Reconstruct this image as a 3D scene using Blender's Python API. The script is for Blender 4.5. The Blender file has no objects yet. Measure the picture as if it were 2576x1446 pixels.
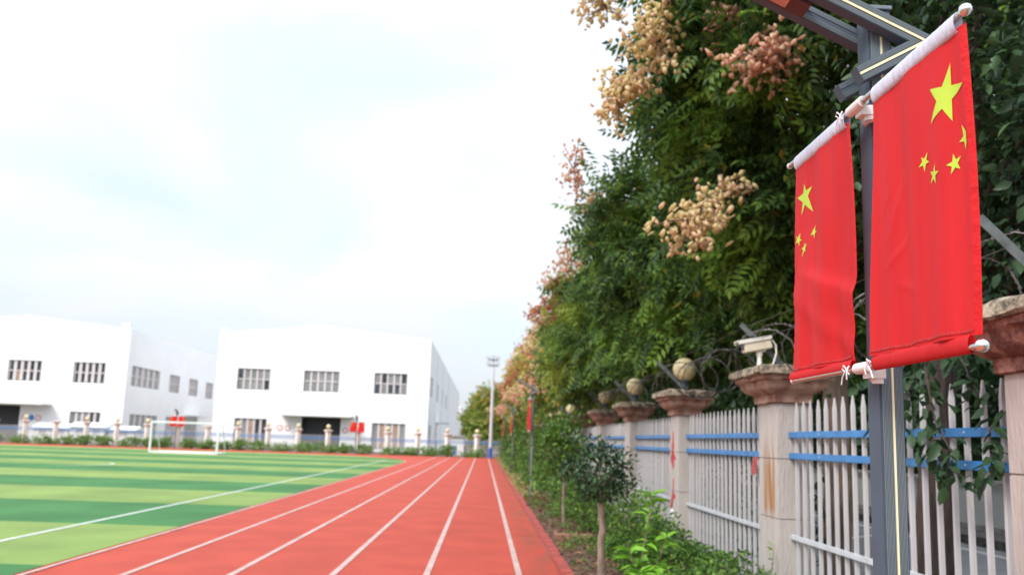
import bpy, bmesh, math, random
import numpy as np
from mathutils import Matrix, Vector

random.seed(7)
rng = np.random.default_rng(11)
S = bpy.context.scene
COL = S.collection

# ------------------------------------------------------------------ camera
CAM_ROT = Matrix(((0.999, -0.037, -0.029), (-0.034, -0.143, -0.989), (0.032, 0.989, -0.144)))
q = CAM_ROT.to_quaternion(); q.normalize()
cam_data = bpy.data.cameras.new('camera')
cam = bpy.data.objects.new('camera', cam_data)
COL.objects.link(cam)
cam.matrix_world = Matrix.Translation((0, 0, 1.6)) @ q.to_matrix().to_4x4()
cam_data.sensor_width = 36.0
cam_data.lens = 2079.0 / 2576.0 * 36.0
cam_data.shift_y = (804.0 - 723.0) / 2576.0
cam_data.clip_start = 0.05
cam_data.clip_end = 3000
cam_data.dof.use_dof = True
cam_data.dof.focus_distance = 2.55
cam_data.dof.aperture_fstop = 3.1
cam_data.dof.aperture_blades = 7
S.camera = cam

# ------------------------------------------------------------------ world and sun
SUN_EL, SUN_AZ = math.radians(45), math.radians(222)     # azimuth clockwise from +Y: to the left of the camera and a little behind it
world = bpy.data.worlds.new('World'); S.world = world
world.use_nodes = True
nt = world.node_tree; nt.nodes.clear()
N = nt.nodes.new; L = nt.links.new
out = N('ShaderNodeOutputWorld'); bg = N('ShaderNodeBackground')
sky = N('ShaderNodeTexSky'); sky.sky_type = 'NISHITA'; sky.sun_disc = False
sky.sun_elevation = SUN_EL; sky.sun_rotation = SUN_AZ
sky.air_density = 1.0; sky.dust_density = 2.0; sky.ozone_density = 1.5
tc = N('ShaderNodeTexCoord')
sep = N('ShaderNodeSeparateXYZ'); L(tc.outputs['Generated'], sep.inputs[0])
addz = N('ShaderNodeMath'); addz.operation = 'ADD'; addz.inputs[1].default_value = 0.35
mx = N('ShaderNodeMath'); mx.operation = 'MAXIMUM'; mx.inputs[1].default_value = 0.0
L(sep.outputs[2], mx.inputs[0]); L(mx.outputs[0], addz.inputs[0])
dx = N('ShaderNodeMath'); dx.operation = 'DIVIDE'; L(sep.outputs[0], dx.inputs[0]); L(addz.outputs[0], dx.inputs[1])
dy = N('ShaderNodeMath'); dy.operation = 'DIVIDE'; L(sep.outputs[1], dy.inputs[0]); L(addz.outputs[0], dy.inputs[1])
comb = N('ShaderNodeCombineXYZ'); L(dx.outputs[0], comb.inputs[0]); L(dy.outputs[0], comb.inputs[1])
noise = N('ShaderNodeTexNoise'); noise.inputs['Scale'].default_value = 1.5; noise.inputs['Detail'].default_value = 5.0
noise.inputs['Roughness'].default_value = 0.48; noise.inputs['Distortion'].default_value = 0.35
mapn = N('ShaderNodeMapping'); mapn.inputs['Location'].default_value = (3.4, 1.9, 0.0)
L(comb.outputs[0], mapn.inputs[0]); L(mapn.outputs[0], noise.inputs['Vector'])
ramp = N('ShaderNodeValToRGB'); L(noise.outputs[0], ramp.inputs[0])
ramp.color_ramp.elements[0].position = 0.36; ramp.color_ramp.elements[0].color = (0.55, 0.55, 0.55, 1)
ramp.color_ramp.elements[1].position = 0.60; ramp.color_ramp.elements[1].color = (1, 1, 1, 1)
skym = N('ShaderNodeMix'); skym.data_type = 'RGBA'; skym.blend_type = 'MULTIPLY'; skym.inputs[0].default_value = 1.0
L(sky.outputs[0], skym.inputs[6]); skym.inputs[7].default_value = (1.9, 1.95, 2.3, 1)
mixc = N('ShaderNodeMix'); mixc.data_type = 'RGBA'
L(ramp.outputs[0], mixc.inputs[0]); L(skym.outputs[2], mixc.inputs[6])
mixc.inputs[7].default_value = (7.6, 7.9, 8.15, 1)
# an overcast sky grows brighter from the horizon to the zenith
grad = N('ShaderNodeMath'); grad.operation = 'MULTIPLY_ADD'; L(mx.outputs[0], grad.inputs[0]); grad.inputs[1].default_value = 0.85; grad.inputs[2].default_value = 0.56
gm = N('ShaderNodeMix'); gm.data_type = 'RGBA'; gm.blend_type = 'MULTIPLY'; gm.inputs[0].default_value = 1.0
L(mixc.outputs[2], gm.inputs[6]); L(grad.outputs[0], gm.inputs[7])
L(gm.outputs[2], bg.inputs[0]); bg.inputs[1].default_value = 0.085
L(bg.outputs[0], out.inputs[0])

sun_d = bpy.data.lights.new('sun', 'SUN'); sun = bpy.data.objects.new('sun', sun_d); COL.objects.link(sun)
sun_d.energy = 1.5; sun_d.angle = math.radians(22); sun_d.color = (1.0, 0.95, 0.87)
sv = Vector((math.sin(SUN_AZ) * math.cos(SUN_EL), math.cos(SUN_AZ) * math.cos(SUN_EL), math.sin(SUN_EL)))
sun.rotation_euler = sv.to_track_quat('Z', 'Y').to_euler()

vs = S.view_settings
S.display_settings.display_device = 'sRGB'
vs.view_transform = 'Standard'; vs.look = 'None'; vs.gamma = 1.0; vs.use_curve_mapping = False
vs.exposure = 1.13
S.cycles.use_denoising = True
S.cycles.max_bounces = 8
S.cycles.transparent_max_bounces = 8

# ------------------------------------------------------------------ materials
def mat(name, col, rough=0.7, var=0.0, vscale=8.0, col2=None, bump=0.0, bscale=40.0, metal=0.0, spec=0.5,
        stretch=(1, 1, 1), transl=0.0, detail=4.0, lo=0.35, hi=0.65, sheen=0.0):
    m = bpy.data.materials.new(name); m.use_nodes = True
    t = m.node_tree; b = t.nodes['Principled BSDF']
    b.inputs['Roughness'].default_value = rough; b.inputs['Metallic'].default_value = metal
    b.inputs['Specular IOR Level'].default_value = spec
    b.inputs['Base Color'].default_value = (*col, 1)
    if sheen: b.inputs['Sheen Weight'].default_value = sheen
    tcn = t.nodes.new('ShaderNodeTexCoord'); mp = t.nodes.new('ShaderNodeMapping')
    mp.inputs['Scale'].default_value = stretch
    t.links.new(tcn.outputs['Object'], mp.inputs[0])
    src = None
    if var or col2:
        n = t.nodes.new('ShaderNodeTexNoise'); n.inputs['Scale'].default_value = vscale; n.inputs['Detail'].default_value = detail
        t.links.new(mp.outputs[0], n.inputs['Vector'])
        r = t.nodes.new('ShaderNodeValToRGB'); t.links.new(n.outputs[0], r.inputs[0])
        c2 = col2 if col2 else tuple(min(1, c * (1 + var)) for c in col)
        c1 = col if col2 else tuple(c * (1 - var) for c in col)
        r.color_ramp.elements[0].position = lo; r.color_ramp.elements[0].color = (*c1, 1)
        r.color_ramp.elements[1].position = hi; r.color_ramp.elements[1].color = (*c2, 1)
        src = r.outputs[0]; t.links.new(src, b.inputs['Base Color'])
    if bump:
        n2 = t.nodes.new('ShaderNodeTexNoise'); n2.inputs['Scale'].default_value = bscale; n2.inputs['Detail'].default_value = 3
        t.links.new(mp.outputs[0], n2.inputs['Vector'])
        bp = t.nodes.new('ShaderNodeBump'); bp.inputs['Strength'].default_value = bump; bp.inputs['Distance'].default_value = 0.02
        t.links.new(n2.outputs[0], bp.inputs['Height']); t.links.new(bp.outputs[0], b.inputs['Normal'])
    if transl:
        tr = t.nodes.new('ShaderNodeBsdfTranslucent'); mxs = t.nodes.new('ShaderNodeMixShader')
        mxs.inputs[0].default_value = transl
        if src: t.links.new(src, tr.inputs[0])
        else: tr.inputs[0].default_value = (*col, 1)
        t.links.new(b.outputs[0], mxs.inputs[1]); t.links.new(tr.outputs[0], mxs.inputs[2])
        t.links.new(mxs.outputs[0], t.nodes['Material Output'].inputs[0])
    return m

def leaf_mat(name, cols, rough=0.45, transl=0.3, clump=None, cscale=0.6, spec=0.22):
    """cols: list of (pos, colour) over a random value per leaf; clump: second leaf hue for whole boughs, also painting lit clumps against a shaded interior."""
    m = bpy.data.materials.new(name); m.use_nodes = True
    t = m.node_tree; b = t.nodes['Principled BSDF']
    b.inputs['Roughness'].default_value = rough; b.inputs['Specular IOR Level'].default_value = spec
    g = t.nodes.new('ShaderNodeNewGeometry'); r = t.nodes.new('ShaderNodeValToRGB')
    t.links.new(g.outputs['Random Per Island'], r.inputs[0])
    e = r.color_ramp.elements
    while len(e) < len(cols): e.new(0.5)
    for k, (p, c) in enumerate(cols): e[k].position = p; e[k].color = (*c, 1)
    src = r.outputs[0]
    if clump:
        tcn = t.nodes.new('ShaderNodeTexCoord'); n = t.nodes.new('ShaderNodeTexNoise'); n.inputs['Scale'].default_value = cscale
        n.inputs['Detail'].default_value = 2.0
        t.links.new(tcn.outputs['Object'], n.inputs['Vector'])
        r2 = t.nodes.new('ShaderNodeValToRGB'); t.links.new(n.outputs[0], r2.inputs[0])
        r2.color_ramp.elements[0].position = 0.53; r2.color_ramp.elements[0].color = (0, 0, 0, 1)
        r2.color_ramp.elements[1].position = 0.63; r2.color_ramp.elements[1].color = (0.85, 0.85, 0.85, 1)
        mm = t.nodes.new('ShaderNodeMix'); mm.data_type = 'RGBA'
        t.links.new(r2.outputs[0], mm.inputs[0]); t.links.new(src, mm.inputs[6]); mm.inputs[7].default_value = (*clump, 1)
        src = mm.outputs[2]
    t.links.new(src, b.inputs['Base Color'])
    tr = t.nodes.new('ShaderNodeBsdfTranslucent'); mxs = t.nodes.new('ShaderNodeMixShader'); mxs.inputs[0].default_value = transl
    t.links.new(src, tr.inputs[0]); t.links.new(b.outputs[0], mxs.inputs[1]); t.links.new(tr.outputs[0], mxs.inputs[2])
    t.links.new(mxs.outputs[0], t.nodes['Material Output'].inputs[0])
    return m

M = {}
M['earth'] = mat('earth', (0.10, 0.085, 0.06), 0.95, 0.3, 3.0)
M['track'] = mat('track', (0.43, 0.066, 0.040), 0.7, 0.10, 1.2, bump=0.35, bscale=260, spec=0.18, detail=8)
M['trackline'] = mat('track_line', (0.50, 0.355, 0.325), 0.7, 0.14, 3.0, spec=0.2)
M['pitchline'] = mat('pitch_line', (0.50, 0.53, 0.49), 0.8, 0.1, 6.0)
M['kerb'] = mat('kerb', (0.33, 0.055, 0.04), 0.7, 0.22, 6.0, bump=0.3, bscale=60)
M['soil'] = mat('soil', (0.075, 0.042, 0.028), 0.95, col2=(0.15, 0.085, 0.055), vscale=6, bump=0.9, bscale=30)
M['asphalt'] = mat('asphalt', (0.24, 0.24, 0.238), 0.85, 0.12, 3.0, bump=0.3, bscale=150)
M['roadline'] = mat('road_line', (0.62, 0.60, 0.54), 0.7, 0.12, 6)
M['concrete'] = mat('concrete', (0.36, 0.35, 0.32), 0.85, 0.18, 5, bump=0.3, bscale=50)
M['darkstone'] = mat('dark_stone', (0.10, 0.095, 0.085), 0.9, 0.5, 9, bump=0.4, bscale=40)
M['post'] = mat('post_paint', (0.066, 0.092, 0.125), 0.6, 0.08, 4, spec=0.3)
M['rib'] = mat('ribbed_alloy', (0.165, 0.205, 0.225), 0.42, 0.08, 6, metal=0.25)
M['strip'] = mat('light_strip', (0.76, 0.71, 0.46), 0.4)
M['lamp_body'] = mat('lamp_body', (0.075, 0.028, 0.03), 0.55)
M['lamp_panel'] = mat('lamp_panel', (0.55, 0.28, 0.22), 0.35, 0.2, 30)  # pink in the diffuser colour stands for the red track's reflection
M['chrome'] = mat('chrome', (0.78, 0.78, 0.76), 0.09, metal=1.0)
M['rod'] = mat('rod_steel', (0.55, 0.52, 0.5), 0.25, metal=1.0)
M['clamp'] = mat('clamp_plastic', (0.70, 0.66, 0.64), 0.5)
M['ribbon'] = mat('white_ribbon', (0.75, 0.72, 0.74), 0.7)
M['flag'] = mat('flag_cloth', (0.66, 0.026, 0.030), 0.6, 0.05, 18, bump=0.12, bscale=700, transl=0.34, spec=0.2, stretch=(1, 1, 0.12))
M['flag_hem'] = mat('flag_hem', (0.66, 0.010, 0.014), 0.55, 0.05, 30, transl=0.25, bump=0.25, bscale=90, spec=0.35)
M['seam'] = mat('seam_thread', (0.42, 0.012, 0.014), 0.7, 0.3, 160, stretch=(1, 1, 0.2))
M['star'] = mat('flag_star', (0.50, 0.70, 0.055), 0.6, 0.03, 20, transl=0.15)
M['sleeve'] = mat('white_sleeve', (0.70, 0.72, 0.84), 0.7, 0.06, 60, stretch=(1, 1, 0.1), transl=0.25, bump=0.3, bscale=120)
M['pillar'] = mat('pillar_stone', (0.40, 0.365, 0.335), 0.85, col2=(0.47, 0.43, 0.395), vscale=5, bump=0.55, bscale=26, stretch=(1.6, 1.6, 0.35), detail=6)
M['pillar_bounce'] = mat('pillar_stone_red_bounce', (0.40, 0.33, 0.30), 0.85, col2=(0.46, 0.39, 0.355), vscale=5, bump=0.55, bscale=26, stretch=(1.6, 1.6, 0.35), detail=6)  # shade and red bounce light put into the stone colour
M['pillar_far'] = mat('pillar_stone_glare', (0.72, 0.68, 0.62), 0.85, 0.08, 4)  # stone colour lightened to paint in the distant glare
M['cap_far'] = mat('cap_stone_glare', (0.66, 0.58, 0.51), 0.9, 0.12, 6)  # caps paled the same way, glare put into the colour
M['joint'] = mat('mortar', (0.15, 0.13, 0.11), 0.95)
M['cap'] = mat('cap_stone', (0.24, 0.105, 0.075), 0.9, col2=(0.46, 0.31, 0.235), vscale=7, bump=0.8, bscale=45, detail=8)
M['cap_red_shaded'] = mat('cap_red_flaking_shaded', (0.16, 0.055, 0.042), 0.9, col2=(0.34, 0.15, 0.115), vscale=8, bump=1.0, bscale=30, detail=8, lo=0.45, hi=0.56)  # flaking red paint, darkened further to paint the shade on the nearest cap
M['captop'] = mat('cap_weathered', (0.07, 0.06, 0.045), 0.95, col2=(0.40, 0.33, 0.24), vscale=12, bump=1.0, bscale=50, detail=8, lo=0.36, hi=0.58)
M['picket'] = mat('picket_paint', (0.50, 0.49, 0.495), 0.5, 0.08, 6, stretch=(1, 1, 0.3))
M['blue'] = mat('blue_rail', (0.045, 0.20, 0.47), 0.45, 0.12, 7)
M['wrail'] = mat('white_rail', (0.50, 0.53, 0.56), 0.5, 0.08, 8)
M['globe'] = mat('globe_plastic', (0.62, 0.53, 0.30), 0.4, col2=(0.70, 0.61, 0.38), vscale=7)
M['globe_dirt'] = mat('globe_seam', (0.42, 0.35, 0.18), 0.7)
M['wire'] = mat('razor_steel', (0.11, 0.10, 0.10), 0.55, 0.5, 12, metal=0.3)
M['angle'] = mat('angle_iron', (0.10, 0.115, 0.115), 0.6, 0.3, 10)
M['redpaint'] = mat('red_brush_paint', (0.46, 0.045, 0.045), 0.7, 0.15, 30)
M['cctv'] = mat('cctv_shell', (0.66, 0.60, 0.47), 0.45, 0.05, 10)
M['cctv_w'] = mat('cctv_white', (0.74, 0.73, 0.68), 0.45)
M['black'] = mat('black_glass', (0.01, 0.01, 0.012), 0.1)
M['hall'] = mat('hall_wall', (0.86, 0.865, 0.87), 0.7, 0.02, 0.5)
M['hallroof'] = mat('hall_roof', (0.86, 0.865, 0.87), 0.6)
M['canopy'] = mat('canopy_panel', (0.78, 0.78, 0.77), 0.6)
M['frame'] = mat('window_frame', (0.62, 0.57, 0.565), 0.6, 0.06, 4)
M['frame_dark'] = mat('window_frame_edge', (0.10, 0.12, 0.11), 0.6)
M['pane'] = mat('pane_glass', (0.045, 0.055, 0.07), 0.12, 0.5, 0.6, spec=0.5)
M['pane_grey'] = mat('pane_pale', (0.23, 0.235, 0.24), 0.15, 0.2, 0.5)
M['pane_warm'] = mat('pane_curtain', (0.36, 0.24, 0.17), 0.5, 0.15, 2)
M['doorway_dark'] = mat('doorway_dark', (0.05, 0.055, 0.06), 0.8)  # dark colour standing for the unlit inside of the open doorways
M['signred'] = mat('sign_red', (0.62, 0.08, 0.06), 0.5)
M['signblue'] = mat('sign_blue', (0.05, 0.25, 0.62), 0.5)
M['signwhite'] = mat('sign_white', (0.8, 0.78, 0.76), 0.5)
M['kiosk'] = mat('kiosk_wall', (0.80, 0.79, 0.76), 0.7, 0.05, 1)
M['kioskroof'] = mat('kiosk_roof', (0.68, 0.74, 0.80), 0.5, 0.05, 1)
M['beige'] = mat('beige_wall', (0.66, 0.58, 0.50), 0.8, 0.05, 0.6)
M['greyblock'] = mat('grey_block', (0.25, 0.27, 0.30), 0.7)
M['white'] = mat('white_metal', (0.78, 0.79, 0.80), 0.45)
M['mast'] = mat('mast_galvanised', (0.60, 0.61, 0.66), 0.45, 0.05, 2, metal=0.2)
M['mastblue'] = mat('mast_blue', (0.03, 0.10, 0.42), 0.5)
M['flood'] = mat('flood_body', (0.10, 0.10, 0.11), 0.5)
M['floodglass'] = mat('flood_glass', (0.55, 0.58, 0.62), 0.2)
M['bark'] = mat('bark', (0.16, 0.115, 0.085), 0.95, 0.35, 14, stretch=(1, 1, 0.25), bump=0.8, bscale=40)
M['bark_pale'] = mat('bark_pale', (0.24, 0.18, 0.14), 0.95, 0.3, 20, stretch=(1, 1, 0.3), bump=0.6, bscale=50)
M['bark_dark'] = mat('bark_dark', (0.055, 0.04, 0.035), 0.95, 0.35, 14, stretch=(1, 1, 0.2), bump=0.9, bscale=30)
M['leaf_gold'] = leaf_mat('rain_tree_leaf', [(0, (0.026, 0.062, 0.020)), (0.55, (0.062, 0.125, 0.030)), (0.975, (0.13, 0.22, 0.038)), (1.0, (0.32, 0.24, 0.04))], 0.42, 0.38, clump=(0.19, 0.33, 0.045), cscale=1.0)  # leaves darkened and clumps brightened to paint shade and light into the crown
M['leaf_gold_far'] = leaf_mat('rain_tree_leaf_autumn', [(0, (0.09, 0.17, 0.04)), (0.5, (0.19, 0.30, 0.06)), (0.85, (0.36, 0.40, 0.08)), (1.0, (0.62, 0.33, 0.09))], 0.5, 0.4, clump=(0.40, 0.32, 0.06), cscale=0.55)
M['leaf_gold_mid'] = leaf_mat('rain_tree_leaf_pale', [(0, (0.045, 0.10, 0.026)), (0.55, (0.10, 0.185, 0.040)), (0.93, (0.20, 0.29, 0.05)), (1.0, (0.50, 0.30, 0.07))], 0.45, 0.38, clump=(0.30, 0.36, 0.06), cscale=0.7)
M['leaf_dark'] = leaf_mat('broad_leaf', [(0, (0.018, 0.040, 0.020)), (0.7, (0.035, 0.075, 0.030)), (1, (0.06, 0.12, 0.04))], 0.42, 0.15, spec=0.28)
M['leaf_shrub'] = leaf_mat('shrub_leaf', [(0, (0.040, 0.10, 0.022)), (0.6, (0.090, 0.19, 0.034)), (1, (0.19, 0.32, 0.05))], 0.42, 0.3)
M['leaf_hedge'] = leaf_mat('hedge_leaf', [(0, (0.08, 0.17, 0.04)), (0.6, (0.16, 0.30, 0.07)), (1, (0.28, 0.42, 0.11))], 0.5, 0.35)
M['leaf_topiary'] = leaf_mat('topiary_leaf', [(0, (0.018, 0.050, 0.022)), (0.7, (0.035, 0.085, 0.035)), (1, (0.08, 0.15, 0.06))], 0.38, 0.15)
M['leaf_bright'] = leaf_mat('bright_leaf', [(0, (0.12, 0.32, 0.035)), (0.6, (0.22, 0.46, 0.05)), (1, (0.50, 0.50, 0.07))], 0.35, 0.3)
M['litter'] = leaf_mat('dead_leaf', [(0, (0.09, 0.045, 0.028)), (0.6, (0.19, 0.09, 0.05)), (1, (0.36, 0.20, 0.11))], 0.8, 0.1)
M['grass'] = leaf_mat('dry_grass', [(0, (0.20, 0.20, 0.06)), (0.6, (0.40, 0.33, 0.14)), (1, (0.5, 0.42, 0.2))], 0.8, 0.2)
M['fruit'] = leaf_mat('fruit_tan', [(0, (0.80, 0.66, 0.36)), (0.6, (0.94, 0.82, 0.52)), (1, (0.94, 0.70, 0.54))], 0.6, 0.55)
M['fruit_pink'] = leaf_mat('fruit_pink', [(0, (0.80, 0.46, 0.34)), (0.5, (0.90, 0.60, 0.46)), (1, (0.90, 0.72, 0.50))], 0.6, 0.55)
M['fruit_red'] = leaf_mat('fruit_red', [(0, (0.56, 0.18, 0.11)), (0.5, (0.72, 0.33, 0.20)), (1, (0.74, 0.48, 0.26))], 0.6, 0.55)

def track_dirt():
    m = M['track']; t = m.node_tree; b = t.nodes['Principled BSDF']; old = b.inputs['Base Color'].links[0].from_socket
    tcn = t.nodes.new('ShaderNodeTexCoord'); sp = t.nodes.new('ShaderNodeSeparateXYZ'); t.links.new(tcn.outputs['Object'], sp.inputs[0])
    def noise_(scale, stretch, det=6):
        mp = t.nodes.new('ShaderNodeMapping'); mp.inputs['Scale'].default_value = stretch; t.links.new(tcn.outputs['Object'], mp.inputs[0])
        n = t.nodes.new('ShaderNodeTexNoise'); n.inputs['Scale'].default_value = scale; n.inputs['Detail'].default_value = det; t.links.new(mp.outputs[0], n.inputs['Vector']); return n.outputs[0]
    def mr(sock, a, b_, c=0.0, d=1.0):
        r = t.nodes.new('ShaderNodeMapRange'); r.inputs[1].default_value = a; r.inputs[2].default_value = b_; r.inputs[3].default_value = c; r.inputs[4].default_value = d
        t.links.new(sock, r.inputs[0]); return r.outputs[0]
    def mul(a, c):
        k = t.nodes.new('ShaderNodeMath'); k.operation = 'MULTIPLY'; t.links.new(a, k.inputs[0]); t.links.new(c, k.inputs[1]); return k.outputs[0]
    def mix(f, a, col):
        mm = t.nodes.new('ShaderNodeMix'); mm.data_type = 'RGBA'; t.links.new(f, mm.inputs[0]); t.links.new(a, mm.inputs[6]); mm.inputs[7].default_value = (*col, 1); return mm.outputs[2]
    dirt = mul(mr(sp.outputs[0], 0.35, 1.0), mr(noise_(3.0, (1, 0.35, 1)), 0.38, 0.66, 0.0, 0.75))
    c = mix(dirt, old, (0.20, 0.085, 0.05))
    c = mix(mr(noise_(0.35, (1.6, 0.25, 1), 8), 0.48, 0.75, 0.0, 0.35), c, (0.34, 0.062, 0.045))     # worn, darker lanes
    c = mix(mr(noise_(14.0, (1, 1, 1), 4), 0.70, 0.76, 0.0, 0.5), c, (0.22, 0.06, 0.045))             # small stains
    t.links.new(c, b.inputs['Base Color'])
track_dirt()

# tile wall: a grid of small square tiles, too small to tell apart in the photograph
def tile_mat():
    m = bpy.data.materials.new('tiled_wall_face'); m.use_nodes = True
    t = m.node_tree; b = t.nodes['Principled BSDF']; b.inputs['Roughness'].default_value = 0.45
    tcn = t.nodes.new('ShaderNodeTexCoord'); sp = t.nodes.new('ShaderNodeSeparateXYZ'); cb = t.nodes.new('ShaderNodeCombineXYZ')
    t.links.new(tcn.outputs['Object'], sp.inputs[0]); t.links.new(sp.outputs[1], cb.inputs[0]); t.links.new(sp.outputs[2], cb.inputs[1])
    br = t.nodes.new('ShaderNodeTexBrick'); br.offset = 0.0
    br.inputs['Scale'].default_value = 1.0; br.inputs['Brick Width'].default_value = 0.10; br.inputs['Row Height'].default_value = 0.05
    br.inputs['Mortar Size'].default_value = 0.004
    br.inputs['Color1'].default_value = (0.70, 0.71, 0.69, 1); br.inputs['Color2'].default_value = (0.64, 0.66, 0.64, 1); br.inputs['Mortar'].default_value = (0.46, 0.47, 0.46, 1)
    t.links.new(cb.outputs[0], br.inputs['Vector']); t.links.new(br.outputs[0], b.inputs['Base Color'])
    return m
M['tile'] = tile_mat()

def turf_mat():
    m = bpy.data.materials.new('striped_turf'); m.use_nodes = True
    t = m.node_tree; b = t.nodes['Principled BSDF']; b.inputs['Roughness'].default_value = 0.8; b.inputs['Specular IOR Level'].default_value = 0.25
    tcn = t.nodes.new('ShaderNodeTexCoord'); sp = t.nodes.new('ShaderNodeSeparateXYZ'); t.links.new(tcn.outputs['Object'], sp.inputs[0])
    def math_(op, a, bval):
        n = t.nodes.new('ShaderNodeMath'); n.operation = op
        if hasattr(a, 'default_value') or hasattr(a, 'links'): t.links.new(a, n.inputs[0])
        else: n.inputs[0].default_value = a
        n.inputs[1].default_value = bval
        return n.outputs[0]
    # a mowing band is 4.27 m deep, bands run across the pitch
    sk = math_('MULTIPLY', sp.outputs[0], 0.02)
    ad = t.nodes.new('ShaderNodeMath'); ad.operation = 'ADD'; t.links.new(sp.outputs[1], ad.inputs[0]); t.links.new(sk, ad.inputs[1])
    a = math_('ADD', ad.outputs[0], -14.2 + 8.54 * 10)
    f = math_('DIVIDE', a, 8.54); fr = math_('FRACT', f, 0.0)
    g = math_('GREATER_THAN', fr, 0.5)
    n = t.nodes.new('ShaderNodeTexNoise'); n.inputs['Scale'].default_value = 0.5; n.inputs['Detail'].default_value = 8
    t.links.new(tcn.outputs['Object'], n.inputs['Vector'])
    mm = t.nodes.new('ShaderNodeMix'); mm.data_type = 'RGBA'; t.links.new(g, mm.inputs[0])
    mm.inputs[6].default_value = (0.044, 0.165, 0.046, 1); mm.inputs[7].default_value = (0.185, 0.275, 0.070, 1)
    r = t.nodes.new('ShaderNodeValToRGB'); t.links.new(n.outputs[0], r.inputs[0])
    r.color_ramp.elements[0].color = (0.80, 0.82, 0.80, 1); r.color_ramp.elements[1].color = (1.14, 1.12, 1.10, 1)
    r.color_ramp.elements[0].position = 0.35; r.color_ramp.elements[1].position = 0.65
    mu = t.nodes.new('ShaderNodeMix'); mu.data_type = 'RGBA'; mu.blend_type = 'MULTIPLY'; mu.inputs[0].default_value = 1
    t.links.new(mm.outputs[2], mu.inputs[6]); t.links.new(r.outputs[0], mu.inputs[7]); t.links.new(mu.outputs[2], b.inputs['Base Color'])
    n2 = t.nodes.new('ShaderNodeTexNoise'); n2.inputs['Scale'].default_value = 120
    t.links.new(tcn.outputs['Object'], n2.inputs['Vector'])
    bp = t.nodes.new('ShaderNodeBump'); bp.inputs['Strength'].default_value = 0.5; t.links.new(n2.outputs[0], bp.inputs['Height']); t.links.new(bp.outputs[0], b.inputs['Normal'])
    return m
M['turf'] = turf_mat()

def rust_pillar_mat():
    """pillar stone with two rust runs on the face towards the track"""
    m = M['pillar'].copy(); m.name = 'pillar_stone_rusty'
    t = m.node_tree; b = t.nodes['Principled BSDF']
    old = b.inputs['Base Color'].links[0].from_socket
    tcn = t.nodes.new('ShaderNodeTexCoord'); sp = t.nodes.new('ShaderNodeSeparateXYZ'); t.links.new(tcn.outputs['Object'], sp.inputs[0])
    mp = t.nodes.new('ShaderNodeMapping'); mp.inputs['Scale'].default_value = (1, 22, 1.6); t.links.new(tcn.outputs['Object'], mp.inputs[0])
    n = t.nodes.new('ShaderNodeTexNoise'); n.inputs['Scale'].default_value = 1.0; n.inputs['Detail'].default_value = 5; t.links.new(mp.outputs[0], n.inputs['Vector'])
    def rng_(sock, a, b_, c, d):
        r = t.nodes.new('ShaderNodeValToRGB'); e = r.color_ramp.elements
        mr = t.nodes.new('ShaderNodeMapRange'); mr.inputs[1].default_value = a; mr.inputs[2].default_value = d
        t.links.new(sock, mr.inputs[0]); t.links.new(mr.outputs[0], r.inputs[0])
        e[0].position = 0.0; e[0].color = (0, 0, 0, 1); e[1].position = 1.0; e[1].color = (0, 0, 0, 1)
        x = e.new((b_ - a) / (d - a)); x.color = (1, 1, 1, 1); y = e.new((c - a) / (d - a)); y.color = (1, 1, 1, 1)
        return r.outputs[0]
    ry = rng_(sp.outputs[1], -0.22, -0.15, 0.10, 0.16)
    rz = rng_(sp.outputs[2], 0.86, 1.0, 1.42, 1.80)
    rx = rng_(sp.outputs[0], -0.40, -0.30, -0.150, -0.130)
    cur = n.outputs[0]
    mr = t.nodes.new('ShaderNodeMapRange'); mr.inputs[1].default_value = 0.36; mr.inputs[2].default_value = 0.54; t.links.new(cur, mr.inputs[0]); cur = mr.outputs[0]
    for s_ in (ry, rz, rx):
        k = t.nodes.new('ShaderNodeMath'); k.operation = 'MULTIPLY'; t.links.new(cur, k.inputs[0]); t.links.new(s_, k.inputs[1]); cur = k.outputs[0]
    mm = t.nodes.new('ShaderNodeMix'); mm.data_type = 'RGBA'; t.links.new(cur, mm.inputs[0]); t.links.new(old, mm.inputs[6])
    mm.inputs[7].default_value = (0.33, 0.15, 0.04, 1); t.links.new(mm.outputs[2], b.inputs['Base Color'])
    return m
M['pillar_rust'] = rust_pillar_mat()

# ------------------------------------------------------------------ object helpers
def tag(o, label=None, cat=None, group=None, kind=None):
    if label: o['label'] = label
    if cat: o['category'] = cat
    if group: o['group'] = group
    if kind: o['kind'] = kind
    return o

def thing(name, loc, label, cat, group=None):
    o = bpy.data.objects.new(name, None); o.empty_display_size = 0.2
    COL.objects.link(o); o.location = loc
    return tag(o, label, cat, group)

def wloc(p):
    v = Vector((0, 0, 0))
    while p is not None:
        v = v + p.location; p = p.parent
    return v

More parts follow.
